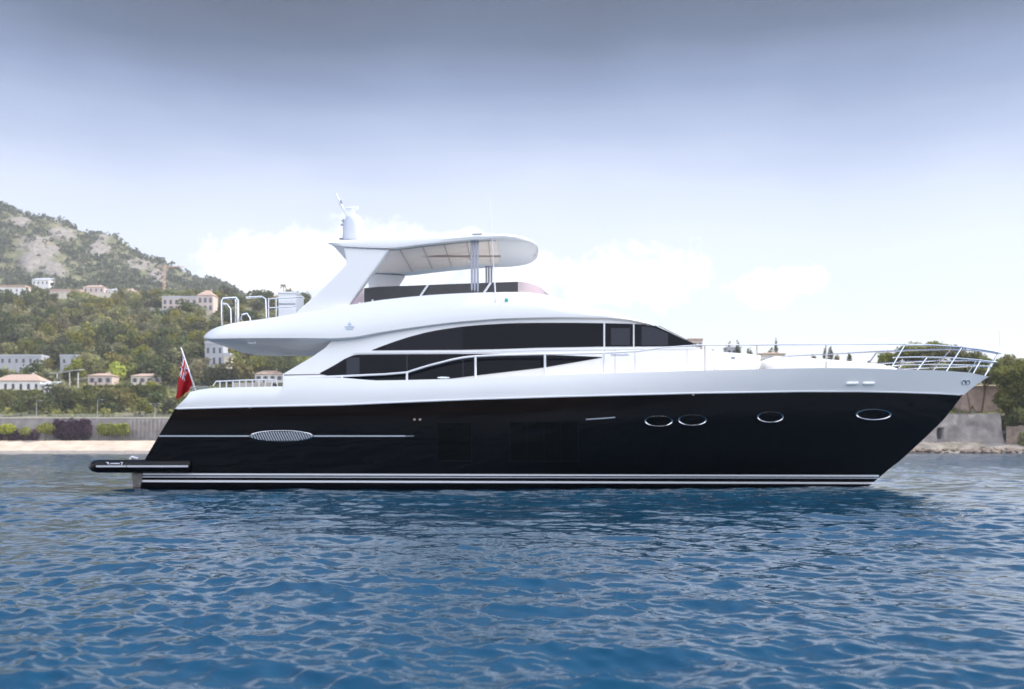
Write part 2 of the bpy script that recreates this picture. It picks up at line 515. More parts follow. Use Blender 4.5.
def build_terrain():
    cols = list(np.arange(-700, -60, 20)) + list(np.arange(-60, 330, 3)) + list(np.arange(330, 640, 10)) + list(np.arange(640, 1060, 6)) + list(np.arange(1060, 1500, 20))
    ds = [-20, -6, 0, 3, 6, 9, 12, 14, 14.6, 15.6, 16] + list(np.arange(22, 180, 8)) + list(np.arange(180, 960, 11)) + list(np.arange(980, 1190, 60))
    rows = []; attr = []
    for d in ds:
        r = []
        for px in cols:
            p = ground(px, d)
            if d > 20:
                amp = 0.4 + 5.5 * min(1, max(0, (d - 250) / 500)) * (1 if px < 330 else 0.12)
                p.z += amp * fbm(p.x / 45, p.y / 45, 3.1)
            py = HZ - (p.z - HC) / p.y * F
            rk = rockness(px, py) if (d > 440 and px < 330) else -1
            rk = rk + 1.0 * fbm(p.x / 20, p.z / 14, 9.0) + (.08 if d > 440 and px < 330 else 0)
            if px > 660 and d < 13: rk = .62 + .4 * fbm(p.x / 2, d / 2, 4.0)
            attr.append(min(1, max(0, rk * 1.6)))
            if d > 440 and rk > 0.2: p.y -= 9 * min(1, rk)
            r.append(p)
        rows.append(r)
    mb = MB(); mb.grid(rows)
    me = bpy.data.meshes.new('hillside')
    me.from_pydata([tuple(p) for p in mb.v], [], mb.f)
    at = me.attributes.new('rock', 'FLOAT', 'POINT'); at.data.foreach_set('value', attr)
    me.polygons.foreach_set('use_smooth', [True] * len(me.polygons))
    mt, nt, p = new_mat('hillside_ground')
    g = nt.new('ShaderNodeNewGeometry')
    a = nt.new('ShaderNodeAttribute', attribute_name='rock')
    n1 = nt.noise(g.outputs['Position'], 0.05, 6, 0.65); n2 = nt.noise(g.outputs['Position'], 0.25, 4, 0.6)
    green = nt.ramp(n1, [(0.3, (0.075, 0.085, 0.042)), (0.5, (0.13, 0.13, 0.07)), (0.66, (0.20, 0.175, 0.115))])
    rock = nt.ramp(n2, [(0.3, (0.11, 0.10, 0.09)), (0.7, (0.30, 0.265, 0.23))])
    f = nt.math('MULTIPLY', a.outputs['Fac'], 1.0, clamp=True)
    nt.link(nt.mix(f, green, rock), p.inputs['Base Color'])
    p.inputs['Roughness'].default_value = 0.95; p.inputs['Specular IOR Level'].default_value = 0.1
    bp = nt.new('ShaderNodeBump'); bp.inputs['Distance'].default_value = 2.0; bp.inputs['Strength'].default_value = 0.6
    nt.link(n2, bp.inputs['Height']); nt.link(bp.outputs[0], p.inputs['Normal'])
    me.materials.append(mt)
    o = bpy.data.objects.new('hillside', me); COL.objects.link(o)
    tag(o, 'green coastal hillside rising to a rocky mountain ridge', 'hillside', kind='structure')
    # the beach lies just above it
    mb = MB(); rr = []
    for d in [-6, 0, 2, 4, 6, 8, 10, 12, 13.8]:
        r = []
        for px in np.arange(-690, 420, 6):
            p = ground(px, d); p.z += 0.22 + 0.10 * fbm(p.x / 3, p.y / 3, 1.0) * (1 if d > 0 else 0)
            if d <= 0: p.z -= 0.05
            r.append(p)
        rr.append(r)
    mb.grid(rr)
    tag(mb.build('beach', M['sand'], smooth=True, recalc=False), 'pale sandy beach along the foot of the sea wall', 'beach', kind='structure')
build_terrain()

def build_far_shore_behind():
    rows = []
    for r, h in [(240, -3), (255, 4), (300, 36), (360, 80), (460, 120), (700, 150)]:
        row = []
        for a in range(188, 353, 3):
            th = R(a); k = 0.65 + 0.5 * fbm(a / 16, h / 70, 5.0)
            edge = min(1, (a - 186) / 22, (354 - a) / 22)
            row.append((r * math.cos(th), r * math.sin(th), h * (max(0.2, k) * edge if h > 5 else 1)))
        rows.append(row)
    mb = MB(); mb.grid(rows)
    mt = simple('far_wooded_hills', (0.17, 0.12, 0.085), 0.95, spec=0.1, var=0.85, vscale=0.035)
    tag(mb.build('hills', mt, smooth=True), 'wooded hills across the bay behind the viewer', 'hills', kind='structure')
build_far_shore_behind()

# ================================================================== YACHT
YC = 31.9                                   # centreline of the yacht
yacht = empty('motor_yacht', (P(512, 489, YC).x, YC, 0.0))
tag(yacht, 'large white motor yacht with glossy black hull anchored side on in the bay', 'yacht')
def pair(mb, name, mat, parent=None, smooth=False):
    add(mb, name, mat, parent, smooth); add(mb.mirror(YC), name, mat, parent, smooth)
def PB(px, py, b):                          # point at half-breadth b on the near side
    return P(px, py, YC - b)
def add(mb, name, mat, parent=None, smooth=False, angle=35, label=None):
    o = mb.build(name, mat, parent if parent is not None else yacht, smooth, angle)
    if label: o['label'] = label
    return o

KN = [(150, 409.4), (175, 408.6), (250, 406.5), (340, 404.7), (400, 402.0), (470, 399.2), (560, 396.4), (700, 392.8), (800, 391.2), (860, 391.2), (900, 392.0), (940, 393.4), (963, 394.7), (990, 396)]
TOPB = [(186, 394.0), (190, 392.0), (200, 389.6), (212, 388.0), (250, 387.0), (283, 386.3), (283.6, 378.6), (300, 378.2), (340, 377.6), (360, 379.4), (376, 380.5), (409, 380.0), (450, 379.0), (500, 377.0), (560, 374.9), (630, 372.6), (700, 370.6), (760, 369), (820, 368.0), (860, 368.4), (900, 369.3), (940, 370.4), (970, 372.6), (989, 376.6)]
def topb(px): return lerp(TOPB, px)
HR = [  # hull rows: py function (None -> fixed z), xs, xe, half-breadth, exponent, fixed z
    (None, 150, 800, 0.25, 1.6, -1.1),
    (None, 136, 846, 1.9, 1.7, -0.45),
    (None, 133, 869, 2.50, 1.8, 0.0),
    (475.0, 134, 882, 2.60, 1.9, None),
    (466.0, 140, 893, 2.66, 2.0, None),
    (459.0, 145, 902, 2.70, 2.05, None),
    (436.0, 158.5, 927, 2.84, 2.2, None),
    (418.0, 169.5, 945, 2.90, 2.4, None),
    (KN, 175, 963, 2.90, 2.5, None)]
def shape(t, p):
    s = 0.955 + 0.045 * math.sin(min(1, t / 0.42) * math.pi / 2)
    if t > 0.42: s *= max(0.0, 1 - ((t - 0.42) / 0.58) ** p)
    return s
def hull_row(k, t):
    py, xs, xe, bm, p, z = HR[k]
    px = xs + (xe - xs) * t
    b = bm * shape(t, p)
    Y = YC - b
    if z is None:
        pyv = lerp(py, px) if isinstance(py, list) else py
        return px, pyv, b
    return px, HZ + (HC - z) / Y * F, b
def hull_col(t, sub=3):
    """points of one frame, keel to knuckle, smoothly through the control rows"""
    c = [hull_row(k, t) for k in range(len(HR))]
    outp = []
    n = len(c)
    for i in range(n - 1):
        for s in range(sub):
            u_ = s / sub
            q = []
            for d in range(3):
                p0, p1, p2, p3 = c[max(i - 1, 0)][d], c[i][d], c[i + 1][d], c[min(i + 2, n - 1)][d]
                cat = 0.5 * (2 * p1 + (p2 - p0) * u_ + (2 * p0 - 5 * p1 + 4 * p2 - p3) * u_**2 + (3 * p1 - p0 - 3 * p2 + p3) * u_**3)
                q.append(0.5 * cat + 0.5 * (p1 + (p2 - p1) * u_))
            outp.append(tuple(q))
    outp.append(c[-1])
    return outp
TS = [(i / 150) for i in range(151)]
TS = [1 - (1 - t) ** 1.15 if t > 0.5 else t for t in TS]
TS = sorted(set([round(t, 5) for t in TS] + [1.0]))
HC_COLS = [hull_col(t) for t in TS]
# lookup of half-breadth by pixel from the mesh itself
_A = np.array(HC_COLS)[:, 6:, :]            # from the waterline up
def hull_b(px, py):
    # per row, interpolate b and py at this px, then interpolate in py
    pys = []; bs = []
    for k in range(_A.shape[1]):
        xs = _A[:, k, 0]
        pys.append(np.interp(px, xs, _A[:, k, 1])); bs.append(np.interp(px, xs, _A[:, k, 2]) if px <= xs[-1] else 0.0)
    pys = np.array(pys); bs = np.array(bs)
    o = np.argsort(pys)
    return float(np.interp(py, pys[o], bs[o]))
def HP(px, py, off=0.012):
    return P(px, py, YC - hull_b(px, py) - off)

# --- hull shell
st = [[PB(*q) for q in col] for col in HC_COLS]
mb = MB(); mb.grid(st)
port = mb.mirror(YC)
cap0 = st[0]
mb2 = MB(); mb2.join(mb); mb2.join(port)
tr = [[p, Vector((p.x - 0.10 * (1 if i > 9 else 0), YC, p.z)), Vector((p.x, 2 * YC - p.y, p.z))] for i, p in enumerate(cap0)]
mb2.grid(tr)
hull = add(mb2, 'hull', M['black_paint'], smooth=True, angle=50)

# --- white bulwark above the knuckle, with rub rail
def bw_b(t, k):                              # k 0 at the knuckle, 1 at the top
    b0 = 2.90 * shape(t, 2.5) + 0.025; b1 = 2.90 * shape(t, 2.9) + 0.02
    return b0 * (1 - k) + b1 * k
def bw_pt(t, k):
    x0, x1 = 174.5 + (963.8 - 174.5) * t, 190 + (989 - 190) * t
    kk = k
    px = x0 + (x1 - x0) * kk
    y0 = lerp(KN, px) + 0.3; y1 = topb(px)
    b = bw_b(t, kk) + 0.05 * math.sin(kk * math.pi) * (1 - t)
    return px, y0 + (y1 - y0) * kk, b
TB = sorted(set([i / 170 for i in range(171)] + [(283 - 190) / 799, (283.7 - 190) / 799]))
rows = [[PB(*bw_pt(t, k)) for k in (0, 0.03, 0.08, 0.25, 0.5, 0.75, 0.93, 1.0)] for t in TB]
for r_, t in zip(rows, TB):
    px, py, b = bw_pt(t, 1.0)
    b2 = max(0.0, b - 0.13)
    p = PB(px, py, b); r_.append(Vector((p.x - (0.1 if t > .97 else 0), YC - b2, p.z + 0.01)))
    r_.append(Vector((p.x - .15 * t ** 6 - (0.1 if t > .97 else 0), YC - max(0, b2 - 0.02 - .45 * t ** 4), p.z - min(0.32, .06 + .35 * (1 - t) / .15))))
mb = MB(); mb.grid(rows)
aft = MB()
c0 = rows[0]
aft.grid([[p, Vector((p.x - 0.1, YC, p.z)), Vector((p.x, 2 * YC - p.y, p.z))] for p in c0[:9]])
full = MB().join(mb); full.join(mb.mirror(YC)); full.join(aft)
bulwark = add(full, 'bulwark', M['gelcoat'], smooth=True, angle=30)
# deck
mb = MB(); mb.grid([[r_[9] + Vector((0, 0, 0.02)), Vector((r_[9].x, YC, r_[9].z + 0.05)), Vector((r_[9].x, 2 * YC - r_[9].y, r_[9].z + 0.02))] for r_ in rows])
add(mb, 'deck', M['teak'], smooth=False)
# bright rub rail along the knuckle
path = [PB(px, lerp(KN, px) + 0.1, hull_b(px, lerp(KN, px) + 0.2) + 0.03) for px in np.linspace(177, 960, 120)]
mb = MB(); mb.tube(path, 0.028, 6)
add(mb, 'rub_rail', M['white_tube'], bulwark, smooth=True)

def strip(px0, px1, top, bot, off=0.012, n=120, fn=HP, both=True):
    xs_ = np.linspace(px0, px1, n)
    m_ = MB(); m_.grid([[fn(x, top(x), off), fn(x, (top(x) + bot(x)) / 2, off), fn(x, bot(x), off)] for x in xs_])
    return m_
# boot stripes
def lin(a, b, x0=141, x1=882): return lambda x: a + (b - a) * (x - x0) / (x1 - x0)
add(strip(141, 879, lin(473.2, 475.0), lin(475.1, 476.7)), 'stripe', M['stripe'], hull)
add(strip(142, 878.6, lin(476.2, 477.6), lin(477.5, 478.7)), 'stripe', M['silver_stripe'], hull)
add(strip(141, 874.5, lin(480.0, 482.2), lin(482.1, 484.1)), 'stripe', M['stripe'], hull)
# stainless side strake in two lengths either side of the vent
for a, b in ((159, 249.2), (313.8, 414)):
    m_ = strip(a, b, lambda x: 435.3 + (0.5 if x > 405 else 0), lambda x: 436.7 - (0.4 if x > 405 else 0), 0.02)
    add(m_, 'side_strake', M['silver_stripe'], hull)
# engine room vent: oval with slanting louvres
def oval(cx, cy, rx, ry, k, n=40, fn=HP, off=0.012):
    return [fn(cx + rx * k * math.cos(a), cy + ry * k * math.sin(a), off) for a in np.linspace(0, 2 * math.pi, n, endpoint=False)]
m_ = MB(); m_.poly(oval(281.5, 436, 31.5, 5.6, 0.97, off=0.008))
vent = add(m_, 'engine_vent', M['seam'], hull)
m_ = MB(); m_.grid([oval(281.5, 436, 32, 5.7, 1.0, off=0.02), oval(281.5, 436, 32, 5.7, 0.95, off=0.026)], close=True)
m_.grid([oval(281.5, 436, 32, 5.7, 1.0, off=0.005), oval(281.5, 436, 32, 5.7, 1.0, off=0.02)], close=True)
add(m_, 'vent_rim', M['steel'], vent)
m_ = MB()
for i in range(24):
    cx = 281.5 - 31 + 62 * (i + 0.5) / 24
    seg = []
    for s in np.linspace(-1, 1, 13):
        x = cx + 2.6 * s; y = 436 + 5.4 * s
        if ((x - 281.5) / 30.8) ** 2 + ((y - 436) / 5.4) ** 2 < 1: seg.append((x, y))
    if len(seg) > 1:
        a_, b_ = seg[0], seg[-1]
        m_.grid([[HP(a_[0] - .62, a_[1], .018), HP(a_[0] + .62, a_[1], .018)], [HP(b_[0] - .62, b_[1], .018), HP(b_[0] + .62, b_[1], .018)]])

add(m_, 'louvre', M['silver_stripe'], vent)
# portholes
for (cx, cy, rx, ry) in [(658.8, 421, 14.2, 5.4), (692.5, 420, 14.4, 5.5), (770.5, 417, 13.4, 5.4), (873.8, 414.5, 18.0, 5.4)]:
    m_ = MB(); m_.poly(oval(cx, cy, rx, ry, 0.93, off=0.006))
    ph = add(m_, 'porthole', M['hull_glass'], hull)
    m_ = MB()
    a_, b_, c_ = oval(cx, cy, rx, ry, 1.0, off=0.0), oval(cx, cy, rx, ry, 0.985, off=0.03), oval(cx, cy, rx, ry, 0.90, off=0.012)
    m_.grid([a_, b_, c_], close=True)
    add(m_, 'porthole_rim', M['steel'], ph, smooth=True)
# big dark hull windows
for (x0, x1, y0, y1, divs) in [(437, 471.5, 422.5, 460.5, []), (510, 578, 422, 461, [527, 544, 561])]:
    m_ = strip(x0, x1, lambda x: y0, lambda x: y1, 0.010, 12)
    w_ = add(m_, 'hull_window', M['hull_glass'], hull)
    fr_ = MB()
    e = 0.55
    for (ax, bx, ay, by) in [(x0 - e, x1 + e, y0 - e, y0), (x0 - e, x1 + e, y1, y1 + e), (x0 - e, x0, y0, y1), (x1, x1 + e, y0, y1)] + [(dv - .2, dv + .2, y0, y1) for dv in divs]:
        fr_.join(strip(ax, bx, lambda x: ay, lambda x: by, 0.016, 6))
    add(fr_, 'window_frame', simple('dark_frame', (0.003, 0.004, 0.005), 0.3, spec=0.2), w_)
# small fittings on the hull
for (cx, cy) in [(414.5, 419.5), (420, 419.5), (693, 394.2), (250, 407.6)]:
    p = HP(cx, cy, 0.02); m_ = MB(); m_.box((p.x - .035, p.y - .02, p.z - .03), (p.x + .035, p.y + .03, p.z + .03))
    add(m_, 'hull_fitting', M['steel'], hull)
m_ = MB(); p0 = HP(586, 419.5, .03); p1 = HP(600, 418.6, .03); p2 = HP(615, 417.4, .03)
m_.tube([p0, p1, p2], 0.02, 6); add(m_, 'side_handle', M['grey_trim'], hull)
# bow lights and hawse hole in the bulwark
def BWP(px, py, off=0.02):
    t = min(0.999, max(0, (px - 190) / 799)); k = (lerp(KN, px) - py) / (lerp(KN, px) - topb(px))
    for _ in range(12):
        x0, x1 = 174.5 + 789.3 * t, 190 + 799 * t
        t += (px - (x0 + (x1 - x0) * k)) / 790
        t = min(0.9999, max(0, t))
    return P(px, py, YC - bw_b(t, k) - 0.05 * math.sin(k * math.pi) * (1 - t) - off)
for cx in (852.3, 868.6):
    a_ = BWP(cx - 6, 383.4, .012); b_ = BWP(cx + 6, 383.2, .012)
    m_ = MB(); m_.tube([a_, a_.lerp(b_, .06), a_.lerp(b_, .94), b_], [0.02, 0.05, 0.05, 0.02], 10)
    add(m_, 'bow_light', M['light_lens'], bulwark, smooth=True)
for cx in (964.2, 968.2):
    m_ = MB(); m_.grid([oval(cx, 382.2, 2.3, 2.6, k, 16, BWP, o_) for k, o_ in ((1.0, 0.0), (0.9, 0.04), (0.55, 0.03), (0.5, -0.03))], close=True)
    add(m_, 'hawse_pipe', M['steel'], bulwark, smooth=True)

# --- swim platform
PR = [(459.6, 2.52), (459.9, 2.62), (462, 2.69), (465.5, 2.72), (469.5, 2.70), (472, 2.64), (472.8, 2.5)]
def plat_row(px):
    # nose rounds down to the middle at the aft end
    e = min(1, max(0, (px - 88.2) / 11)); s = math.sqrt(max(0, 1 - (1 - e) ** 2))
    return [(px, 466.2 + (py - 466.2) * (0.12 + 0.88 * s), b - 0.35 * (1 - s)) for py, b in PR]
pxs = [88.2, 88.7, 90, 92, 94.5, 97.5, 100] + list(np.linspace(104, 190, 24))
mb = MB(); rows = [[PB(*q) for q in plat_row(px)] for px in pxs]
mb.grid(rows); mb.poly(rows[-1])
full = MB().join(mb); full.join(mb.mirror(YC))
full.grid([[r_[0], Vector((r_[0].x, 2 * YC - r_[0].y, r_[0].z))] for r_ in rows])
full.grid([[r_[-1], Vector((r_[-1].x, 2 * YC - r_[-1].y, r_[-1].z))] for r_ in rows])
full.grid([[p, Vector((p.x, 2 * YC - p.y, p.z))] for p in rows[0]])
plat = add(full, 'swim_platform', M['black_paint'], smooth=True, angle=40)
m_ = MB()
def plat_pt(px, py, off): return P(px, py, YC - 2.72 - off)
for a, b in ((96, 126.2), (126.8, 188)):
    m_.join(strip(a, b, lambda x: 465.3, lambda x: 467.2, 0.012, 8, plat_pt))
add(m_, 'platform_stripe', M['silver_stripe'], plat)
# faded script lettering on the platform edge
m_ = MB()
def stroke(pts): m_.tube([plat_pt(107 + x, 464.0 - y, -0.012) for x, y in pts], 0.0135, 5)
stroke([(-0.6, 1.7), (0.6, 1.4), (1.9, 1.5)]); stroke([(0.8, 1.4), (1.0, 0.4), (1.6, -0.2)]); stroke([(1.9, 0.0), (2.3, 0.2)])
x = 3.6
for i in range(5):
    stroke([(x, 0.0), (x + .35, 0.9), (x + .8, 0.1), (x + 1.25, 0.9), (x + 1.6, 0.0)]); x += 1.85
stroke([(13.9, 1.5), (15.6, 1.6)]); stroke([(15.6, 1.6), (15.0, 0.3), (14.5, -1.0)])
add(m_, 'lettering', M['stripe'], plat)
m_ = MB()
a_ = PB(131.5, 473, 2.3); b_ = PB(141, 487, 2.3)
m_.slab([PB(131.5, 473, 2.52), PB(143, 473, 2.52), PB(141.5, 480, 2.52), PB(140, 487.5, 2.52), PB(133.5, 487.5, 2.52)], (0, 0.5, 0))
add(m_, 'platform_bracket', M['zinc'], plat)
m_ = MB(); m_.tube([PB(130, 459.2, 2.3), PB(132, 456.8, 2.3), PB(138, 458.6, 2.3)], 0.035, 6); add(m_, 'grab_handle', M['white_tube'], plat, smooth=True)

# --- deckhouse
HB = [(283, 2.56), (320, 2.52), (360, 2.48), (430, 2.45), (500, 2.40), (560, 2.30), (600, 2.16), (650, 1.93), (700, 1.62), (735, 1.38), (752, 1.20)]
def house_b(px, py): return pchip(HB, px) - 0.0022 * (378 - py)
def SP(px, py, off=0.0): return PB(px, py, house_b(px, py) + off)
HT = [(283, 374), (312, 357), (325, 348), (338, 334), (400, 325), (480, 314), (560, 305), (600, 311.5), (650, 323.7), (675, 336), (700, 349.2), (720, 351.6), (740, 353.4), (752, 355.2)]
hx = sorted(set(list(np.linspace(283, 752, 110)) + [h[0] for h in HT]))
rows = []
for px in hx:
    t_ = lerp(HT, px); b_ = topb(px) + 4
    rows.append([SP(px, b_ + (t_ - b_) * k, 0.0) for k in np.linspace(0, 1, 9)])
mb = MB(); mb.grid(rows)
mid = [Vector((r_[-1].x + (0.55 * max(0, (px - 640) / 112)), YC, r_[-1].z + 0.06)) for r_, px in zip(rows, hx)]
full = MB().join(mb); full.join(mb.mirror(YC))
roof_rows = [[r_[-1], r_[-1].lerp(m_, 0.5) + Vector((0.12 * max(0, (px - 640) / 112), 0, 0.02)), m_, Vector((m_.x - (m_.x - r_[-1].x) * .5 + 0.12 * max(0, (px - 640) / 112), 2 * YC - r_[-1].lerp(m_, .5).y, r_[-1].lerp(m_, .5).z + 0.02)), Vector((r_[-1].x, 2 * YC - r_[-1].y, r_[-1].z))] for r_, m_, px in zip(rows, mid, hx)]
full.grid(roof_rows)
for (e, rr) in ((rows[-1], roof_rows[-1]), ):
    n_ = len(e)
    full.grid([[p, Vector((rr[1].x - 0.02, rr[1].y, p.z)), Vector((rr[2].x - 0.02, YC, p.z)), Vector((rr[3].x - 0.02, rr[3].y, p.z)), Vector((p.x, 2 * YC - p.y, p.z))] for p in e[:-1]] + [rr])
house = add(full, 'deckhouse', M['gelcoat'], smooth=True, angle=30)
# saloon bulkhead and sliding doors across the aft end
bx = P(352, 378, YC - 2.2).x
m_ = MB(); m_.box((bx, YC - 2.15, 1.6), (bx + 0.06, YC + 2.15, 4.15)); add(m_, 'saloon_door', M['dark_glass'], house)

def glass(px0, px1, top, bot, name, mat, n=70, off=0.016, parent=None, cols=4):
    m_ = MB(); rows_ = []
    for x in np.linspace(px0, px1, n):
        t_, b_ = top(x), bot(x)
        if b_ < t_: b_ = t_ + 0.02
        rows_.append([SP(x, t_ + (b_ - t_) * k, off) for k in np.linspace(0, 1, cols)])
    m_.grid(rows_)
    rim = [r_[0] for r_ in rows_] + [r_[-1] for r_ in rows_[::-1]]
    m_.grid([rim, [p + Vector((0, off + 0.01, 0)) for p in rim]], close=True)
    return add(m_, name, mat, parent if parent is not None else house, smooth=True, angle=30)
UT = [(372, 350), (385, 345), (400, 339.8), (415, 335.3), (430, 331.6), (450, 328.2), (470, 325.8), (490, 324.3), (520, 323), (560, 322.7), (600, 323.1), (650, 324.9), (658, 327.3), (680, 337.2), (697.5, 345.9)]
UB = [(372, 350.3), (400, 350.1), (463, 349.8), (500, 349), (540, 347.6), (600, 346.6), (697.5, 346.2)]
ut = lambda x: pchip(UT, x); ub = lambda x: lerp(UB, x)
w1 = glass(372, 603.4, ut, ub, 'upper_window', M['dark_glass'])
glass(386, 462.6, lambda x: ut(x) + .5, lambda x: ub(x) - .5, 'glass_pane', M['mid_glass'], parent=w1, off=0.021)
w2 = glass(605.2, 633, ut, ub, 'upper_window', M['dark_glass'], n=14)
glass(611, 630, lambda x: 328.0, lambda x: 345.2, 'glass_pane', M['grey_glass'], n=8, off=0.022, parent=w2)
w3 = glass(634.6, 697.3, ut, ub, 'upper_window', M['dark_glass'], n=36)
glass(641.5, 668, lambda x: max(326.4, ut(x) + 2.0), lambda x: 345.4, 'glass_pane', M['grey_glass'], n=14, off=0.022, parent=w3)
LT = [(320, 373), (335, 364.8), (348, 357.3), (357, 354.6), (400, 354.2), (500, 353.8), (560, 355.2), (602, 357)]
LBt = [(320, 373.6), (340, 379), (376, 383), (409, 382.5), (442, 379.6), (478, 375.2), (544, 367.5), (602, 357.6)]
lt = lambda x: pchip(LT, x); lb = lambda x: lerp(LBt, x)
w4 = glass(320, 602, lt, lb, 'lower_window', M['dark_glass'])
for (a, b, t0, b0, mt) in [(346.5, 359.5, 357.5, 374.5, 'grey_trim'), ]:
    glass(a, b, lambda x: max(t0, lt(x) + .8), lambda x: b0, 'glass_pane', M['grey_glass'], n=6, off=0.02, parent=w4)
for x in (407, 463):
    glass(x - .35, x + .35, lambda q: lt(q) + .2, lambda q: lb(q) - .3, 'mullion', M['seam'], n=3, off=0.02, parent=w4)
# white pelmet bead between the two window rows and seams of the side panels
m_ = strip(352, 700, lambda x: lerp([(352, 351.6), (463, 351), (540, 348.8), (700, 347.4)], x), lambda x: lerp([(352, 353.2), (463, 352.6), (540, 350.2), (700, 348.6)], x), 0.03, 80, SP)
add(m_, 'window_moulding', M['gelcoat'], house, smooth=True)
m_ = strip(284, 348, lambda x: lerp([(284, 374.6), (322, 374)], x), lambda x: lerp([(284, 375.5), (322, 374.6)], x), 0.006, 10, SP)
add(m_, 'trim_line', M['seam'], house)
for x in (604.6, 615, 635, 687):
    m_ = strip(x - .22, x + .22, lambda q: 349.2, lambda q: topb(q) + 1, 0.006, 3, SP)
    add(m_, 'panel_seam', M['pale_seam'], house)
# windscreen across the front
wr = []
for px in np.linspace(655, 697, 10):
    t_ = lerp(HT, px); p = SP(px, t_, -0.10); k = max(0, (px - 640) / 112)
    p.z += 0.025
    m2 = Vector((p.x + 0.55 * k, YC, p.z + 0.055)); q = p.lerp(m2, .5) + Vector((0.12 * k, 0, .02))
    wr.append([p, q, m2, Vector((q.x, 2 * YC - q.y, q.z)), Vector((p.x, 2 * YC - p.y, p.z))])
m_ = MB(); m_.grid(wr); add(m_, 'windscreen', M['dark_glass'], house, smooth=True)
# wiper on the near pillar
m_ = MB(); m_.tube([SP(659, 326, .04), SP(677, 335, .04), SP(694, 343.6, .04)], 0.012, 5); add(m_, 'wiper', M['seam'], house)
# maker's plate below the windows: pale script-like marks
m_ = MB()
for i in range(8):
    x = 611 + i * 2.3
    m_.tube([SP(x, 355.6, .012), SP(x + .7, 352.8 if i in (0, 6) else 353.9, .012), SP(x + 1.2, 355.4, .012), SP(x + 2.1, 354.6, .012)], 0.010, 4)
add(m_, 'name_plate', M['emblem'], house)
# vent slots low on the coachroof
m_ = MB(); p = SP(733, 357.8, .006); m_.box((p.x - .06, p.y - .01, p.z - .03), (p.x + .06, p.y + .02, p.z + .03)); add(m_, 'deck_light', M['grey_trim'], house)

# --- foredeck sunpad
FT = [(774, 356.3), (800, 357.6), (830, 359.6), (860, 362.2), (885, 365.2), (897, 368.4)]
FB = [(774, 1.30), (830, 1.15), (880, 0.85), (897, 0.55)]
rows = []
for px in np.linspace(774, 897, 30):
    b_ = pchip(FB, px); t_ = lerp(FT, px)
    rows.append([PB(px, 372, b_), PB(px, t_ + 2, b_), PB(px, t_, b_ - .06)])
mb = MB(); mb.grid(rows); full = MB().join(mb); full.join(mb.mirror(YC))
full.grid([[r_[-1], Vector((r_[-1].x, YC, r_[-1].z + .03)), Vector((r_[-1].x, 2 * YC - r_[-1].y, r_[-1].z))] for r_ in rows])
for e in (rows[0], rows[-1]): full.grid([[p, Vector((p.x, 2 * YC - p.y, p.z))] for p in e])
add(full, 'foredeck_sunpad', M['gelcoat'], smooth=True, angle=35)

# --- flybridge moulding
FLT = [(204, 336.2), (207, 333), (215, 328), (235, 322.8), (260, 319.4), (297, 313.4), (322, 309.5), (348, 305.2), (383, 299.8), (443, 294.2), (480, 292.6), (518, 292), (545, 294.6), (562, 299.2), (600, 309), (650, 323.4)]
FLB = [(204, 338.2), (215, 338.6), (240, 338.2), (300, 338), (330, 338.2), (352, 337), (380, 332.2), (420, 326.3), (460, 321.6), (510, 318.2), (560, 317.2), (600, 317.6), (630, 320), (650, 324.0)]
FLW = [(204, 1.75), (207, 2.15), (212, 2.42), (222, 2.60), (240, 2.70), (300, 2.72), (360, 2.58), (420, 2.48), (500, 2.40), (560, 2.29), (600, 2.14), (650, 1.93)]
fx = sorted(set([204, 205, 206, 207, 209, 212, 216, 220] + list(np.linspace(225, 650, 100))))
rows = []; under = []
for px in fx:
    t_, b_, w_ = pchip(FLT, px), pchip(FLB, px), pchip(FLW, px)
    r_ = []
    for k in np.linspace(0, 1, 8):
        r_.append(PB(px, b_ + (t_ - b_) * k, w_ - 0.16 * k ** 1.6 + 0.03 * math.sin(k * math.pi)))
    p = r_[-1]; q = Vector((p.x, p.y + 0.12, p.z + .012)); r_.append(q)
    if px < 546:
        r_.append(Vector((p.x, p.y + 0.16, max(r_[0].z + .12, p.z - 0.5))))
        r_.append(Vector((p.x, YC, max(r_[0].z + .12, p.z - 0.5))))
    else:
        r_.append(Vector((p.x, p.y + 0.6, p.z + .05))); r_.append(Vector((p.x, YC, p.z + .09)))
    rows.append(r_)
    a_ = r_[0]; dip = 0.16 * min(1, max(0, (px - 204) / 70)) * (1 if px < 330 else 0.4)
    under.append([a_, Vector((a_.x, a_.y + .10, a_.z - 0.035)), Vector((a_.x, a_.y + .9, a_.z - 0.035 - dip * .5)), Vector((a_.x, a_.y + 1.7, a_.z - .035 - dip)), Vector((a_.x, YC, a_.z - .04 - dip))])
mb = MB(); mb.grid(rows); mb.grid(under)
mb.grid([rows[0], [Vector((p.x, YC, p.z)) for p in rows[0]]])
full = MB().join(mb); full.join(mb.mirror(YC))
fly = add(full, 'flybridge', M['gelcoat'], smooth=True, angle=40)
def FLP(px, py, off=0.012):
    t_, b_, w_ = pchip(FLT, px), pchip(FLB, px), pchip(FLW, px); k = (b_ - py) / (b_ - t_)
    return PB(px, py, w_ - 0.16 * k ** 1.6 + 0.03 * math.sin(k * math.pi) + off)
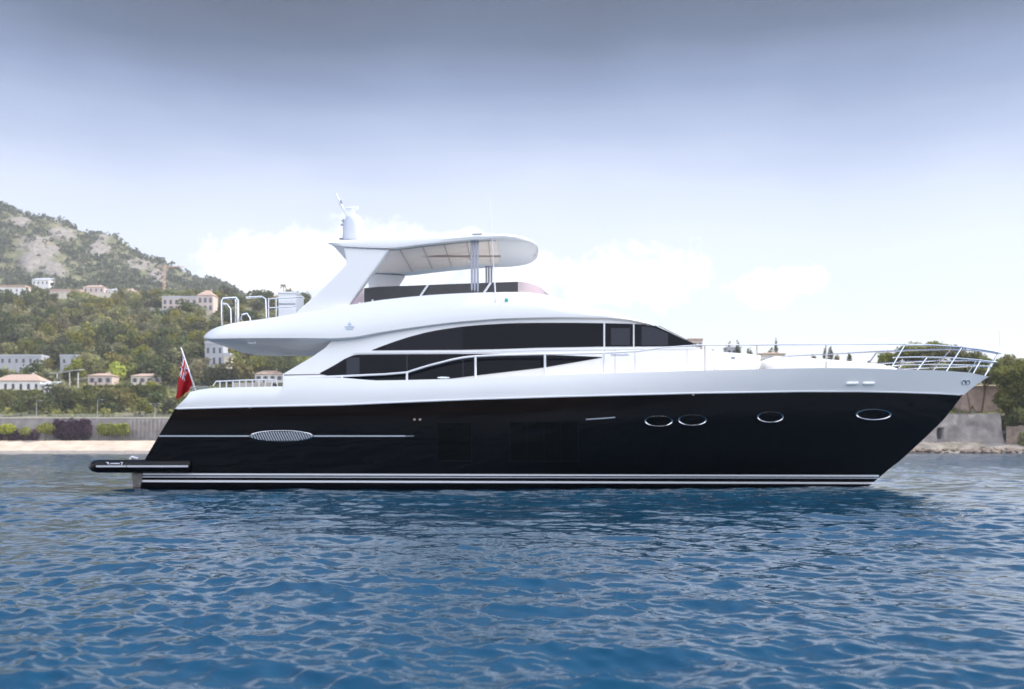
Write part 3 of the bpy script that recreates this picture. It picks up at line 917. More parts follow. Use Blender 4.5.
# pale emblem on the side
m_ = MB()
m_.poly([FLP(349.5, 321.6), FLP(351.8, 325.3), FLP(347.2, 325.3)]); m_.poly([FLP(344.8, 326.2), FLP(354.2, 326.2), FLP(354.8, 327.4), FLP(344.2, 327.4)]); m_.poly([FLP(345.4, 328.4), FLP(353.6, 328.4), FLP(352.6, 329.6), FLP(346.4, 329.6)])
add(m_, 'emblem', M['emblem'], fly)
m_ = MB(); p = FLP(506.5, 299.6, .02); m_.lathe((p.x, p.y, p.z - .05), [(.04, 0), (.05, .03), (.05, .07), (.03, .1)], 10); add(m_, 'navigation_light', M['green_lens'], fly, smooth=True)
m_ = MB(); p = FLP(249, 340 - 3, .01); m_.box((p.x - .1, p.y + .3, p.z - .16), (p.x + .1, p.y + .4, p.z - .08)); add(m_, 'underside_light', M['light_lens'], fly)

# smoked side screen and clear visor of the flybridge
ST = [(350, 304), (353, 297), (358, 291), (364, 288.2), (420, 285.2), (470, 283.3), (518, 281.6)]
SBm = [(350, 305.2), (383, 300.6), (443, 295.2), (518, 293)]
rows = []
for px in np.linspace(364, 518, 50):
    w_ = pchip(FLW, px) - 0.24
    rows.append([PB(px, pchip(SBm, px) + 1.2, w_), PB(px, pchip(ST, px), w_ - .05)])
m_ = MB(); m_.grid(rows); m_.grid([[r_[1], r_[1] + Vector((0, .03, 0))] for r_ in rows]); m_.grid([[p + Vector((0, .03, 0)) for p in r_] for r_ in rows])
pair(m_, 'side_screen', M['smoke_screen'], fly, smooth=True)
rows = []
for px in np.linspace(350.2, 363.6, 10):
    w_ = pchip(FLW, px) - 0.24
    rows.append([PB(px, pchip(SBm, px) + 1.2, w_), PB(px, pchip(ST, px), w_ - .05)])
m_ = MB(); m_.grid(rows); pair(m_, 'end_screen', M['visor_screen'], fly, smooth=True)
e0 = PB(518, 293, pchip(FLW, 518) - .24); t0 = PB(518, 281.6, pchip(FLW, 518) - .29); nose_x = P(557, 290, YC).x
rows = []
for a in np.linspace(0, math.pi / 2, 18):
    bx_ = e0.x + (nose_x + .15 - e0.x) * math.sin(a); by_ = YC - (YC - e0.y) * math.cos(a)
    tx_ = t0.x + (nose_x - .40 - t0.x) * math.sin(a); ty_ = YC - (YC - t0.y) * math.cos(a)
    rows.append([(bx_, by_, e0.z - .12), (tx_, ty_, t0.z - .04 * math.sin(a))])
m_ = MB(); m_.grid(rows); pair(m_, 'visor', M['visor_screen'], fly, smooth=True)
# helm console and seats seen over the coaming
m_ = MB(); cx0 = P(500, 290, YC).x; m_.slab([(cx0 - .5, YC - 1.5, e0.z - .5), (cx0 + .6, YC - 1.5, e0.z - .5), (cx0 + .45, YC - 1.5, e0.z + .02), (cx0 - .2, YC - 1.5, e0.z + .12)], (0, 1.6, 0)); add(m_, 'helm_console', M['gelcoat'], fly)
m_ = MB(); cx0 = P(405, 290, YC).x
m_.box((cx0 - 1.6, YC + .9, e0.z - .6), (cx0 + 1.8, YC + 1.9, e0.z - .15)); m_.box((cx0 - 1.6, YC + 1.75, e0.z - .15), (cx0 + 1.8, YC + 2.0, e0.z + .16)); add(m_, 'settee', M['upholstery'], fly)
for a, b in (((428, 285.2), (420.5, 296)), ((490.8, 282.6), (483.5, 293.6))):
    m_ = MB(); m_.tube([PB(a[0], a[1], pchip(FLW, a[0]) - .22), PB(b[0], b[1], pchip(FLW, b[0]) - .18)], .035, 6); pair(m_, 'screen_stay', M['white_tube'], fly, smooth=True)
for x in (359.5, 372.5):
    m_ = MB(); m_.tube([PB(x, pchip(ST, x) + 12.5, pchip(FLW, x) - .2), PB(x, pchip(ST, x) + 17, pchip(FLW, x) - .15)], .025, 6); pair(m_, 'screen_stay', M['white_tube'], fly)

# --- arch legs
LEG = [(343, 246.5), (389, 249.5), (381, 261.5), (369, 277.5), (357.5, 293.5), (349, 306), (346, 313), (290, 322), (297, 311), (309, 300.5), (324, 286), (337, 273), (346.5, 263)]
for sgn in (1, -1):
    m_ = MB()
    o_ = [PB(x, y, 2.34) for x, y in LEG]
    i_ = [Vector((p.x + .02, p.y + .26, p.z)) for p in o_]
    bulge = [Vector((p.x, p.y - .0, p.z)) for p in o_]
    m_.add(o_ + i_, [tuple(range(len(o_)))[::-1], tuple(range(len(o_), 2 * len(o_)))] + [(k, (k + 1) % len(o_), (k + 1) % len(o_) + len(o_), k + len(o_)) for k in range(len(o_))])
    if sgn < 0: m_ = m_.mirror(YC)
    leg = add(m_, 'arch_leg', M['gelcoat'], smooth=False)
    bv = leg.modifiers.new('bevel', 'BEVEL'); bv.width = .05; bv.segments = 3; bv.limit_method = 'ANGLE'

# --- hardtop
HTT = [(328, 242.2), (333, 240.8), (350, 239.6), (400, 238), (440, 235.8), (470, 233.9), (505, 233.6), (520, 235)]
HTB = [(328, 243.2), (333, 244.8), (345, 246.8), (388, 248.2), (420, 244.8), (450, 241.6), (475, 239.4), (505, 238), (520, 240.5)]
def hsec(X, w, zt, zb):
    """hardtop cross-section from the near edge over and under to the centreline"""
    y = YC - w
    return [Vector((X, YC, zb + .10)), Vector((X, YC - w * .55, zb + .10)), Vector((X, y + .55, zb + .06)), Vector((X, y + .10, zb)), Vector((X, y + .02, zb + .01)), Vector((X, y, (zb + zt) / 2)), Vector((X, y + .05, zt)),
            Vector((X, y + .5, zt + .06)), Vector((X, YC - w * .5, zt + .10)), Vector((X, YC, zt + .12))]
rows = []
w0 = 2.42
for px in np.linspace(328, 500, 36):
    a_, b_ = PB(px, pchip(HTT, px), w0), PB(px, pchip(HTB, px), w0)
    e = min(1, (px - 328) / 30)
    rows.append(hsec(a_.x, w0, a_.z, b_.z))
x0 = rows[-1][5].x; zt0 = rows[-1][6].z; zb0 = rows[-1][3].z; xn = P(538, 257, YC).x
for a in np.linspace(0.06, math.pi / 2 * .985, 20):
    X = x0 + (xn - x0) * math.sin(a) ; w_ = max(.12, w0 * math.cos(a) ** .62)
    k = math.sin(a) ** 3
    zt = zt0 - .10 * k; zb = zb0 + .02 * k
    s_ = hsec(X, w_, zt, max(zb, zt - .16))
    s_ = [Vector((p.x, p.y, p.z)) for p in s_]
    rows.append(s_)
mb = MB(); mb.grid(rows); mb.poly(rows[-1]); mb.poly(rows[0])
full = MB().join(mb); full.join(mb.mirror(YC))
hard = add(full, 'hardtop', M['gelcoat'], smooth=True, angle=40)
# padded lining panels under the hardtop
zl = lambda px: PB(px, pchip(HTB, px), w0).z
xs_ = np.linspace(352, 497, 12)
m_ = MB(); m_.grid([[Vector((PB(px, 240, w0).x, YC - 1.85, zl(px) + .045)), Vector((PB(px, 240, w0).x, YC - .9, zl(px) + .085)), Vector((PB(px, 240, w0).x, YC + .9, zl(px) + .085)), Vector((PB(px, 240, w0).x, YC + 1.85, zl(px) + .045))] for px in xs_])
lin_o = add(m_, 'lining', M['liner'], hard, smooth=True)
for px in (398, 421, 443, 466, 488):
    X = PB(px, 240, w0).x; z = zl(px)
    m_ = MB(); m_.box((X - .012, YC - 1.84, z + .028), (X + .012, YC + 1.84, z + .04)); add(m_, 'lining_seam', M['lining_seam'], lin_o)
m_ = MB(); X = PB(474, 240, w0).x; X0 = PB(400, 240, w0).x
m_.box((X0, YC - .16, zl(440) + .0), (PB(500, 240, w0).x, YC - .12, zl(440) + .06)); add(m_, 'curtain_track', M['lining_seam'], lin_o)
for (ax, by) in ((-3.9, .75), (-2.6, -.9), (-1.4, .8)):
    m_ = MB(); m_.lathe((ax, YC + by, zl(430) + .03), [(.06, 0), (.07, .02), (.07, .05)], 12); add(m_, 'ceiling_light', M['light_lens'], lin_o)
# roof seam along the near edge
m_ = MB(); m_.tube([PB(x, pchip(HTT, x) + .3, w0 - .01) for x in np.linspace(472, 482, 4)], .02, 5); add(m_, 'edge_light', M['grey_trim'], hard)

# --- twin tube supports under the front of the hardtop
for sgn in (1, -1):
    for x in (471.7, 474.6, 477.6):
        a_ = PB(x, 239.5, 2.14); b_ = PB(x + .2, 296, 2.14)
        m_ = MB(); m_.tube([a_, b_], .034, 8)
        if sgn < 0: m_ = m_.mirror(YC); m_.v = [(q[0] + .32, q[1], q[2]) for q in m_.v]
        add(m_, 'hardtop_support', M['pillar'], smooth=True)

# --- radar dome, mast and aerials on the hardtop
zt_h = PB(354, 239.5, w0).z
p = P(353.7, 240, YC - 1.0)
m_ = MB(); top = P(353.7, 214.6, YC - 1.0).z; z0 = zt_h + .04; hgt = top - z0
rr = 10.6 / F * (YC - 1)
m_.lathe((p.x, p.y, z0), [(rr * .86, 0), (rr * .9, hgt * .1), (rr * .98, hgt * .22), (rr, hgt * .45), (rr * .98, hgt * .65), (rr * .90, hgt * .80), (rr * .70, hgt * .91), (rr * .40, hgt * .98), (.02, hgt)], 28)
dome = add(m_, 'satellite_dome', M['shade_toned_dome'], hard, smooth=True)
m_ = MB(); m_.lathe((p.x, p.y, z0 + hgt * .08), [(rr * .93, 0), (rr * 1.015, .02), (rr * 1.02, .10), (rr * .98, .13)], 28); add(m_, 'dome_base', M['grey_trim'], dome, smooth=True)
Ym = YC - .5
m_ = MB(); m_.tube([P(352, 243, Ym), P(347.5, 217, Ym), P(342, 206.5, Ym)], [.05, .035, .03], 10)
m_.tube([P(342, 206.5, Ym), P(336, 193.5, Ym)], [.04, .015], 8); m_.tube([P(344.5, 211, Ym), P(338.5, 203.5, Ym)], .02, 6)
mast = add(m_, 'mast', M['white_tube'], hard, smooth=True)
m_ = MB(); q = P(341.5, 202, Ym); m_.lathe((q.x, q.y, q.z - .05), [(.04, 0), (.05, .03), (.05, .10), (.03, .12)], 10); add(m_, 'mast_light', M['pale_seam'], mast, smooth=True)
m_ = MB(); q = P(353, 208, Ym); m_.box((q.x - .22, q.y - .06, q.z - .03), (q.x + .16, q.y + .06, q.z + .04)); m_.box((q.x - .05, q.y - .05, q.z - .35), (q.x + .05, q.y + .05, q.z - .03)); add(m_, 'radar_scanner', M['gelcoat'], mast)
m_ = MB()
for (x, y) in ((343.5, 221), (342.5, 225), (341, 239)):
    q = P(x, y, Ym); m_.box((q.x - .05, q.y - .04, q.z - .02), (q.x + .05, q.y + .04, q.z + .03))
m_.tube([P(343, 242, Ym), P(343.6, 219, Ym)], .015, 6)
add(m_, 'horn', M['grey_trim'], mast)
m_ = MB(); q0, q1 = PB(495.7, 302, 2.36), PB(489.4, 192, 2.36)
m_.tube([q0, q0.lerp(q1, .18)], .022, 6); m_.tube([q0.lerp(q1, .18), q1], [.014, .006], 6)
add(m_, 'whip_aerial', M['white_tube'], smooth=True)

# --- rails
def rail(paths, r, mat='steel', name='rail', parent=None, both=True):
    m_ = MB()
    for p in paths: m_.tube(p, r, 7)
    m2 = m_.mirror(YC)
    o_ = add(m_, name, M[mat], parent, smooth=True)
    if both: add(m2, name, M[mat], parent, smooth=True)
    return o_
# after end of the flybridge
fr = rail([[PB(222, 325, 2.45), PB(222, 301, 2.45), PB(223.5, 298.4, 2.45), PB(236, 297.6, 2.4), PB(238, 300, 2.4), PB(238.4, 322, 2.4)]], .032, 'steel', 'aft_rail')
rail([[PB(222, 303.5, 2.45), PB(227, 304.2, 2.43), PB(230.5, 309, 2.42), PB(231, 323, 2.42)], [PB(235.5, 322, 2.1), PB(235.5, 299, 2.1)]], .026, 'steel', 'rail_post', fr)
rail([[PB(246, 297.6, 2.45), PB(262, 296.6, 2.5), PB(265.6, 299, 2.5), PB(266.2, 318, 2.5)], [PB(241, 320, 2.3), PB(242, 314.5, 2.3), PB(247, 313.4, 2.3), PB(250, 318, 2.3), PB(250.5, 321, 2.3)]], .026, 'steel', 'aft_rail')
rail([[PB(268, 299, 2.45), PB(302, 297, 2.45)], [PB(269, 308, 2.45), PB(296, 306.4, 2.45)], [PB(268.5, 319, 2.45), PB(268.5, 299, 2.45)], [PB(276, 318, 2.45), PB(276, 298.6, 2.45)]], .018, 'steel', 'aft_rail')
m_ = MB(); q0, q1 = PB(278.5, 318, 2.2), PB(296, 293.5, 2.2); m_.box((q0.x, q0.y, q0.z), (q1.x, q1.y + 1.1, q1.z)); m_.box((q0.x - .03, q0.y - .03, q1.z), (q1.x + .02, q1.y + 1.13, q1.z + .05))
lk = add(m_, 'deck_locker', M['gelcoat'], fly)
m_ = MB(); m_.box((q0.x + .01, q0.y - .012, q1.z - .32), (q1.x - .02, q0.y, q1.z - .29)); add(m_, 'locker_seam', M['grey_trim'], lk)
# cockpit rail along the after bulwark
paths = [[PB(x, y, 2.62) for x, y in ((213, 386), (216, 381.4), (240, 380.4), (270, 379.4), (276, 379.6), (278, 387))]]
for x in np.linspace(220, 272, 9): paths.append([PB(x, 388, 2.62), PB(x, 380.6 - (x - 220) * .02, 2.62)])
rail(paths, .02, 'white_tube', 'cockpit_rail')
m_ = MB(); q0, q1 = PB(232, 390, .8), PB(272, 382.6, .8); m_.box((q0.x, YC - .8, q0.z), (q1.x, YC + 1.6, q1.z)); add(m_, 'cockpit_settee', M['upholstery'], None)
m_ = MB()
for x in np.linspace(193, 206, 5): m_.tube([PB(x, 391, .8), PB(x, 387, .8)], .015, 5)
m_.tube([PB(190, 388, .8), PB(208, 386.6, .8)], .02, 6); add(m_, 'stern_rail', M['grey_trim'], None, smooth=True)
# side deck grab rail in front of the lower windows
gp = [(286, 378.6), (300, 377.6), (340.6, 376.2), (385, 374.2), (406.6, 372.4), (416, 369.4), (427, 366), (452, 359.6), (463, 357.6), (475, 356.2), (500, 355), (545, 354), (560, 353.9), (600, 353.0), (640, 351)]
gr = rail([[PB(x, y, 2.74 + .0) for x, y in gp]], .03, 'white_tube', 'grab_rail')
for x, y in ((342, 376.2), (407, 372.4), (475.5, 356.2), (545, 354), (604, 353)):
    rail([[PB(x, topb(x) + 1.5, 2.78), PB(x, y, 2.74)]], .034, 'white_tube', 'stanchion', gr)
# bow rail
def sheer_b(px):
    t = min(1, max(0, (px - 190) / 799)); return max(0.0, 2.90 * shape(t, 2.9) - .06)
def rb(px): return max(sheer_b(min(px, 975)) * .97, 0.12) if px < 975 else max(.10, sheer_b(975) * (1003 - px) / 28)
br = rail([[PB(x, y, rb(x)) for x, y in [(640, 351), (662, 347.6), (690, 345.6)] + [(q, 345 - .004 * (q - 700)) for q in np.linspace(700, 900, 26)] + [(907, 344.2), (930, 345), (960, 347), (980, 349.4), (993, 351.4), (1000, 352.8)]]], .019, 'steel', 'bow_rail')
rail([[PB(x, y, rb(x)) for x, y in [(904, 345), (930, 345.0), (960, 347), (980, 349.4), (993, 351.4), (1001, 353.2)]]], .027, 'steel', 'bow_rail')
rail([[PB(x, y, rb(x)) for x, y in ((893, 357.6), (920, 357), (950, 357.6), (975, 359.6), (997, 362.2))]], .02, 'steel', 'bow_rail')
rail([[PB(x, y, rb(x) * .97) for x, y in ((886, 366.4), (905, 364.8), (940, 364.4), (975, 365.4), (992, 366.6))]], .018, 'steel', 'bow_rail')
for a, b in (((826, 369), (826, 344.6)), ((757, 370), (757, 345)), ((705, 371), (705, 345.2)), ((890, 370), (905, 344.6)), ((946, 371.5), (962, 347)), ((985, 376), (1000, 352.6)), ((917, 370.5), (927, 357.4)), ((973.5, 373), (981, 359.6))):
    rail([[PB(a[0], a[1], sheer_b(a[0]) * .97), PB(b[0], b[1], rb(b[0]))]], .021 if a[0] > 880 else .018, 'steel', 'stanchion', br)
rail([[P(999.5, 353, YC), P(999.2, 331, YC)]], .012, 'white_tube', 'jackstaff', both=False)
m_ = MB(); q = P(906, 344, YC - rb(906)); m_.lathe((q.x, q.y, q.z - .05), [(.05, 0), (.07, .04), (.06, .09), (.02, .11)], 10); add(m_, 'deck_floodlight', M['light_lens'], br, smooth=True)
# cleats on the bulwark cap
for x in (716.5, 443.5):
    m_ = MB(); b_ = bw_b((x - 190) / 799, 1) - .07
    a_ = PB(x - 6, topb(x) - 1.5, b_); c_ = PB(x + 6, topb(x) - 1.5, b_); m_.tube([a_, a_.lerp(c_, .3), a_.lerp(c_, .7), c_], [.015, .028, .028, .015], 6)
    for k in (.35, .65):
        q = a_.lerp(c_, k); m_.tube([q, q + Vector((0, 0, -.09))], .02, 6)
    add(m_, 'cleat', M['steel'], bulwark, smooth=True)

# --- ensign on its staff at the stern
flag = empty('ensign', P(195.5, 391, YC + .1))
tag(flag, 'red ensign with a union canton hanging from a raked staff at the stern', 'flag')
m_ = MB(); m_.tube([P(197, 394, YC + .1), P(181.4, 349, YC + .1)], [.028, .02], 8); q = P(181.2, 348.4, YC + .1); m_.lathe((q.x, q.y, q.z - .03), [(.01, 0), (.03, .02), (.03, .04), (.01, .06)], 8)
m_.build('flag_staff', M['white_tube'], flag, smooth=True)
def build_flag():
    n, m = 70, 60
    top0, bot0 = (182.4, 352.6), (192.4, 383)
    vs_ = []; cols_ = []
    for i in range(n):                    # along the fly
        f = i / (n - 1)
        for j in range(m):                # down the hoist
            s = j / (m - 1)
            hx, hy = top0[0] + (bot0[0] - top0[0]) * s, top0[1] + (bot0[1] - top0[1]) * s
            ex, ey = 175.4 + 13.0 * s ** 1.2, 401 - 9 * s
            mx, my = hx - 4.0 * (1 - s), hy + (ey - hy) * .45
            x = (1 - f) ** 2 * hx + 2 * f * (1 - f) * mx + f * f * ex
            y = (1 - f) ** 2 * hy + 2 * f * (1 - f) * my + f * f * ey
            fold = .20 * math.sin(s * 9.0 + f * 2.2) * f ** .6 + .06 * math.sin(s * 21 + 1.7 * f) * f
            p = P(x + 1.0 * math.sin(s * 9 + f * 2.2 + .8) * f, y, YC + .1 + fold)
            vs_.append(p)
            c = (.50, .012, .022)
            if s < .5 and f < .5:
                a, b = f / .5, s / .5     # canton coordinates
                dx_, dy_ = a - .5, (b - .5) * .5
                c = (.012, .02, .13)
                d1 = abs(dx_ * .5 - dy_) / .62; d2 = abs(dx_ * .5 + dy_) / .62
                if min(d1, d2) < .075: c = (.78, .78, .78)
                if min(d1, d2) < .026: c = (.50, .012, .022)
                if abs(dx_) < .11 or abs(dy_) < .11: c = (.78, .78, .78)
                if abs(dx_) < .06 or abs(dy_) < .06: c = (.50, .012, .022)
            cols_.append((*c, 1))
    mb = MB(); mb.add(vs_, [(i * m + j, i * m + j + 1, (i + 1) * m + j + 1, (i + 1) * m + j) for i in range(n - 1) for j in range(m - 1)])
    mt, nt, p = new_mat('ensign_cloth')
    a = nt.new('ShaderNodeVertexColor', layer_name='cloth')
    nt.link(a.outputs[0], p.inputs['Base Color']); p.inputs['Roughness'].default_value = .8
    tl = nt.new('ShaderNodeBsdfTranslucent'); nt.link(a.outputs[0], tl.inputs[0])
    mx = nt.new('ShaderNodeMixShader'); mx.inputs[0].default_value = .45
    nt.link(p.outputs[0], mx.inputs[1]); nt.link(tl.outputs[0], mx.inputs[2]); nt.link(mx.outputs[0], nt.n['Material Output'].inputs[0])
    o = mb.build('flag_cloth', mt, flag, smooth=True, recalc=False)
    ca = o.data.color_attributes.new('cloth', 'FLOAT_COLOR', 'POINT')
    ca.data.foreach_set('color', [x for c in cols_ for x in c])
build_flag()

# ================================================================== TREES
def leaf_cloud(lobes, n, size, rs, flat=0.0):
    """many small leaf-clump faces spread through a set of ellipsoid lobes (cx,cy,cz,rx,ry,rz)"""
    wts = np.array([l[3] * l[4] * l[5] for l in lobes]) ** (2 / 3); wts = wts / wts.sum()
    k = rs.choice(len(lobes), n, p=wts)
    L = np.array(lobes)[k]
    d = rs.normal(size=(n, 3)); d /= np.linalg.norm(d, axis=1)[:, None]
    rad = rs.uniform(.25, 1.0, n) ** .45
    c = L[:, :3] + d * L[:, 3:] * rad[:, None] * rs.uniform(.88, 1.1, n)[:, None]
    nn = d + rs.normal(0, .55, (n, 3)); nn /= np.linalg.norm(nn, axis=1)[:, None]
    up = rs.normal(size=(n, 3)); t = np.cross(nn, up); t /= np.linalg.norm(t, axis=1)[:, None]; b = np.cross(nn, t)
    s = size * rs.uniform(.6, 1.35, n)[:, None]
    b = b * rs.uniform(.5, .9, n)[:, None]
    quads = np.stack([c - t * s - b * s * .3, c - b * s, c + t * s + b * s * .2, c + b * s + nn * s * .25], 1)
    return quads.reshape(-1, 3)
def quads_mesh(name, V, mat):
    me = bpy.data.meshes.new(name)
    n = len(V) // 4
    me.vertices.add(len(V)); me.vertices.foreach_set('co', V.astype(np.float32).ravel())
    me.loops.add(4 * n); me.loops.foreach_set('vertex_index', np.arange(4 * n, dtype=np.int32))
    me.polygons.add(n); me.polygons.foreach_set('loop_start', np.arange(n, dtype=np.int32) * 4)
    me.update(calc_edges=True); me.materials.append(mat)
    return me
def lobes_round(rs, h, r, k=9, base=.35):
    out_ = []
    for i in range(k):
        a = rs.uniform(0, 6.283); q = rs.uniform(0, .62) * r
        z = h * rs.uniform(base + .1, .86)
        sz = r * rs.uniform(.32, .56) * (1 - .35 * abs(z / h - .6))
        out_.append((q * math.cos(a), q * math.sin(a), z, sz, sz, sz * .85))
    out_.append((0, 0, h * .6, r * .55, r * .55, h * .26))
    return out_
def trunk_mesh(name, h, r, limbs, rs):
    mb = MB(); lean = rs.normal(0, .03 * h, 2)
    pts = [(lean[0] * t * t, lean[1] * t * t, -.3 + h * t) for t in np.linspace(0, 1, 6)]
    mb.tube(pts, [r * (1.25 - .75 * t) for t in np.linspace(0, 1, 6)], 7)
    for i in range(limbs):
        a = rs.uniform(0, 6.283); t = rs.uniform(.5, .9); b0 = Vector((lean[0] * t * t, lean[1] * t * t, h * t - .3)); L_ = h * rs.uniform(.3, .5)
        e = b0 + Vector((math.cos(a) * L_ * .8, math.sin(a) * L_ * .8, L_ * .7))
        mb.tube([b0, b0.lerp(e, .5) + Vector((0, 0, .05 * L_)), e], [r * .5, r * .32, r * .12], 5)
    me = bpy.data.meshes.new(name); me.from_pydata([tuple(v) for v in mb.v], [], mb.f); me.materials.append(M['bark'])
    return me
def proto(kind, seed):
    rs = np.random.RandomState(seed)
    if kind == 'round':
        return leaf_cloud(lobes_round(rs, 1.0, .52, 10, .22), 520, .062, rs), .5
    if kind == 'dense':
        return leaf_cloud(lobes_round(rs, 1.0, .62, 13, .12), 620, .062, rs), .4
    if kind == 'cypress':
        return leaf_cloud([(0, 0, .12 + .8 * t, .15 * math.sin(math.pi * (.12 + .8 * t)) ** .8 + .015, .15 * math.sin(math.pi * (.12 + .8 * t)) ** .8 + .015, .11) for t in np.linspace(0, 1, 9)], 420, .04, rs), .25
    if kind == 'lollipop':
        return leaf_cloud([(0, 0, .66, .40, .40, .31), (.12, 0, .72, .28, .28, .24), (-.14, .05, .64, .28, .28, .22)], 700, .05, rs), .55
PROTO = {}
def get_proto(kind, matk, seed):
    key = (kind, matk, seed)
    if key not in PROTO:
        V, th = proto(kind, seed); rs = np.random.RandomState(seed + 50)
        PROTO[key] = (quads_mesh('crown', V, M[matk]), trunk_mesh('trunk', th, .035, 3, rs))
    return PROTO[key]
def tree(name, label, cat, loc, h, w, kind, matk, seed, group=None, rz=None):
    root = empty(name, loc); tag(root, label, cat, group)
    cm, tm = get_proto(kind, matk, seed)
    for nm, me in (('crown', cm), ('trunk', tm)):
        o = bpy.data.objects.new(nm, me); COL.objects.link(o); o.parent = root; o.scale = (w, w, h)
    root.rotation_euler.z = random.uniform(0, 6.28) if rz is None else rz
    return root

# kinds of hillside tree
KINDS = [('round', 'leaf_mid', 'round_tree', 'round mid green broadleaf tree in the hillside wood above the villas'),
         ('dense', 'leaf_dark', 'evergreen_tree', 'dense dark evergreen tree in the hillside wood above the villas'),
         ('round', 'leaf_olive', 'olive_tree', 'pale grey green olive tree in the hillside wood above the villas')]
# ================================================================== BUILDINGS
CLEAR = []
def seat(px, py):
    for d in np.arange(60, 900, 1.0):
        p = ground(px, d)
        if HZ - (p.z - HC) / p.y * F <= py: return p.y
    return 357 + 450
def building(name, label, px0, px1, y_ridge, y_eave, y_base, Y, wall, roof, style, wins, deep=8.0, shut=None, door=True, cat='house', group=None):
    """wins: list of (cols, y0 frac, y1 frac) rows; pixel extents become metres at distance Y"""
    if Y is None: Y = seat((px0 + px1) / 2, y_base)
    d_ = Y - shore_Y((px0 + px1) / 2); CLEAR.append((px0 - 3, px1 + 4, d_ - (36 if d_ > 300 else 24), d_ + deep + 3))
    x0, x1 = (px0 - 512) / F * Y, (px1 - 512) / F * Y
    zb, ze, zr = [HC + (HZ - y) / F * Y for y in (y_base, y_eave, y_ridge)]
    root = empty(name, ((x0 + x1) / 2, Y + deep / 2, zb)); tag(root, label, cat, group)
    mb = MB(); mb.box((x0, Y, zb - 4), (x1, Y + deep, ze)); mb.build('wall', M[wall], root)
    o = .45
    mb = MB()
    if style == 'hip':
        ins = min(deep / 2, (x1 - x0) / 2) * .8
        base_ = [(x0 - o, Y - o, ze), (x1 + o, Y - o, ze), (x1 + o, Y + deep + o, ze), (x0 - o, Y + deep + o, ze)]
        lowr = [(a, b, c - .2) for a, b, c in base_]
        rd = [(x0 + ins, Y + deep / 2, zr), (x1 - ins, Y + deep / 2, zr)]
        mb.add(lowr + base_ + rd, [(3, 2, 1, 0), (0, 1, 5, 4), (1, 2, 6, 5), (2, 3, 7, 6), (3, 0, 4, 7), (4, 5, 9, 8), (5, 6, 9), (6, 7, 8, 9), (7, 4, 8)])
    elif style == 'shed':
        mb.add([(x0 - o, Y - o, ze), (x1 + o, Y - o, ze), (x1 + o, Y + deep + o, zr), (x0 - o, Y + deep + o, zr), (x0 - o, Y - o, ze + .25), (x1 + o, Y - o, ze + .25), (x1 + o, Y + deep + o, zr + .25), (x0 - o, Y + deep + o, zr + .25)],
               [(3, 2, 1, 0), (4, 5, 6, 7), (0, 1, 5, 4), (1, 2, 6, 5), (2, 3, 7, 6), (3, 0, 4, 7)])
    else:
        mb.box((x0 - .2, Y - .2, ze), (x1 + .2, Y + deep + .2, max(zr, ze + .3)))
    rf = mb.build('roof', M[roof], root)
    if style == 'hip':
        mb = MB(); cx = x0 + (x1 - x0) * .7; mb.box((cx - .35, Y + deep * .6 - .35, ze), (cx + .35, Y + deep * .6 + .35, zr + .6)); mb.box((cx - .45, Y + deep * .6 - .45, zr + .6), (cx + .45, Y + deep * .6 + .45, zr + .75)); mb.build('chimney', M[wall], rf)
    for (cols, f0, f1) in wins:
        n = cols
        for i in range(n):
            cx = x0 + (x1 - x0) * (i + .5) / n; hw = min(.62, (x1 - x0) / n * .3)
            z0, z1 = zb + (ze - zb) * f0, zb + (ze - zb) * f1
            mb = MB(); mb.box((cx - hw - .12, Y - .05, z0 - .12), (cx + hw + .12, Y + .05, z0)); mb.box((cx - hw - .12, Y - .05, z1), (cx + hw + .12, Y + .05, z1 + .12))
            mb.box((cx - hw - .12, Y - .05, z0), (cx - hw, Y + .05, z1)); mb.box((cx + hw, Y - .05, z0), (cx + hw + .12, Y + .05, z1))
            if shut:
                mb.box((cx - hw - .6, Y - .04, z0), (cx - hw - .13, Y + .02, z1)); mb.box((cx + hw + .13, Y - .04, z0), (cx + hw + .6, Y + .02, z1))
            w = mb.build('window', M[shut or wall], root)
            mb = MB(); mb.box((cx - hw, Y - .02, z0), (cx + hw, Y + .03, z1)); mb.build('pane', M['window_dark'], w)
    if door:
        cx = x0 + (x1 - x0) * .32; mb = MB(); mb.box((cx - .5, Y - .06, zb), (cx + .5, Y + .02, zb + min(2.1, (ze - zb) * .55))); mb.build('door', M['door_wood'], root)
    return root
YB = lambda d: 357 + d
building('villa', 'big white villa with terracotta roof behind the beach trees', -6, 40, 373.5, 380.5, 394, None, 'wall_white', 'tile', 'hip', [(6, .35, .75)], 11, 'wall_white')
building('villa_wing', 'white gable wing at the right end of the big white villa', 40.5, 53, 381, 385, 395, None, 'wall_white', 'slate', 'shed', [(1, .35, .7)], 7, door=False)
building('long_building', 'long grey building with a row of small windows above the white villa', -8, 41, 354.5, 356.5, 373, None, 'wall_grey', 'slate', 'flat', [(7, .62, .86)], 9)
building('long_building', 'short grey building right of the broad tree above the villas', 60, 76.5, 354.5, 356.5, 372, None, 'wall_grey', 'slate', 'flat', [(2, .58, .82)], 9)
building('pink_villa', 'small pink villa with terracotta roof and hipped ends by the hedge', 88, 112, 372.5, 375.5, 386, None, 'wall_pink', 'tile', 'hip', [(3, .35, .75)], 9, 'shutter')
building('low_villa', 'long low cream villa with orange roof left of the flag', 131, 161, 373, 376, 385.5, None, 'wall_cream', 'tile', 'hip', [(4, .35, .75)], 8, 'shutter')
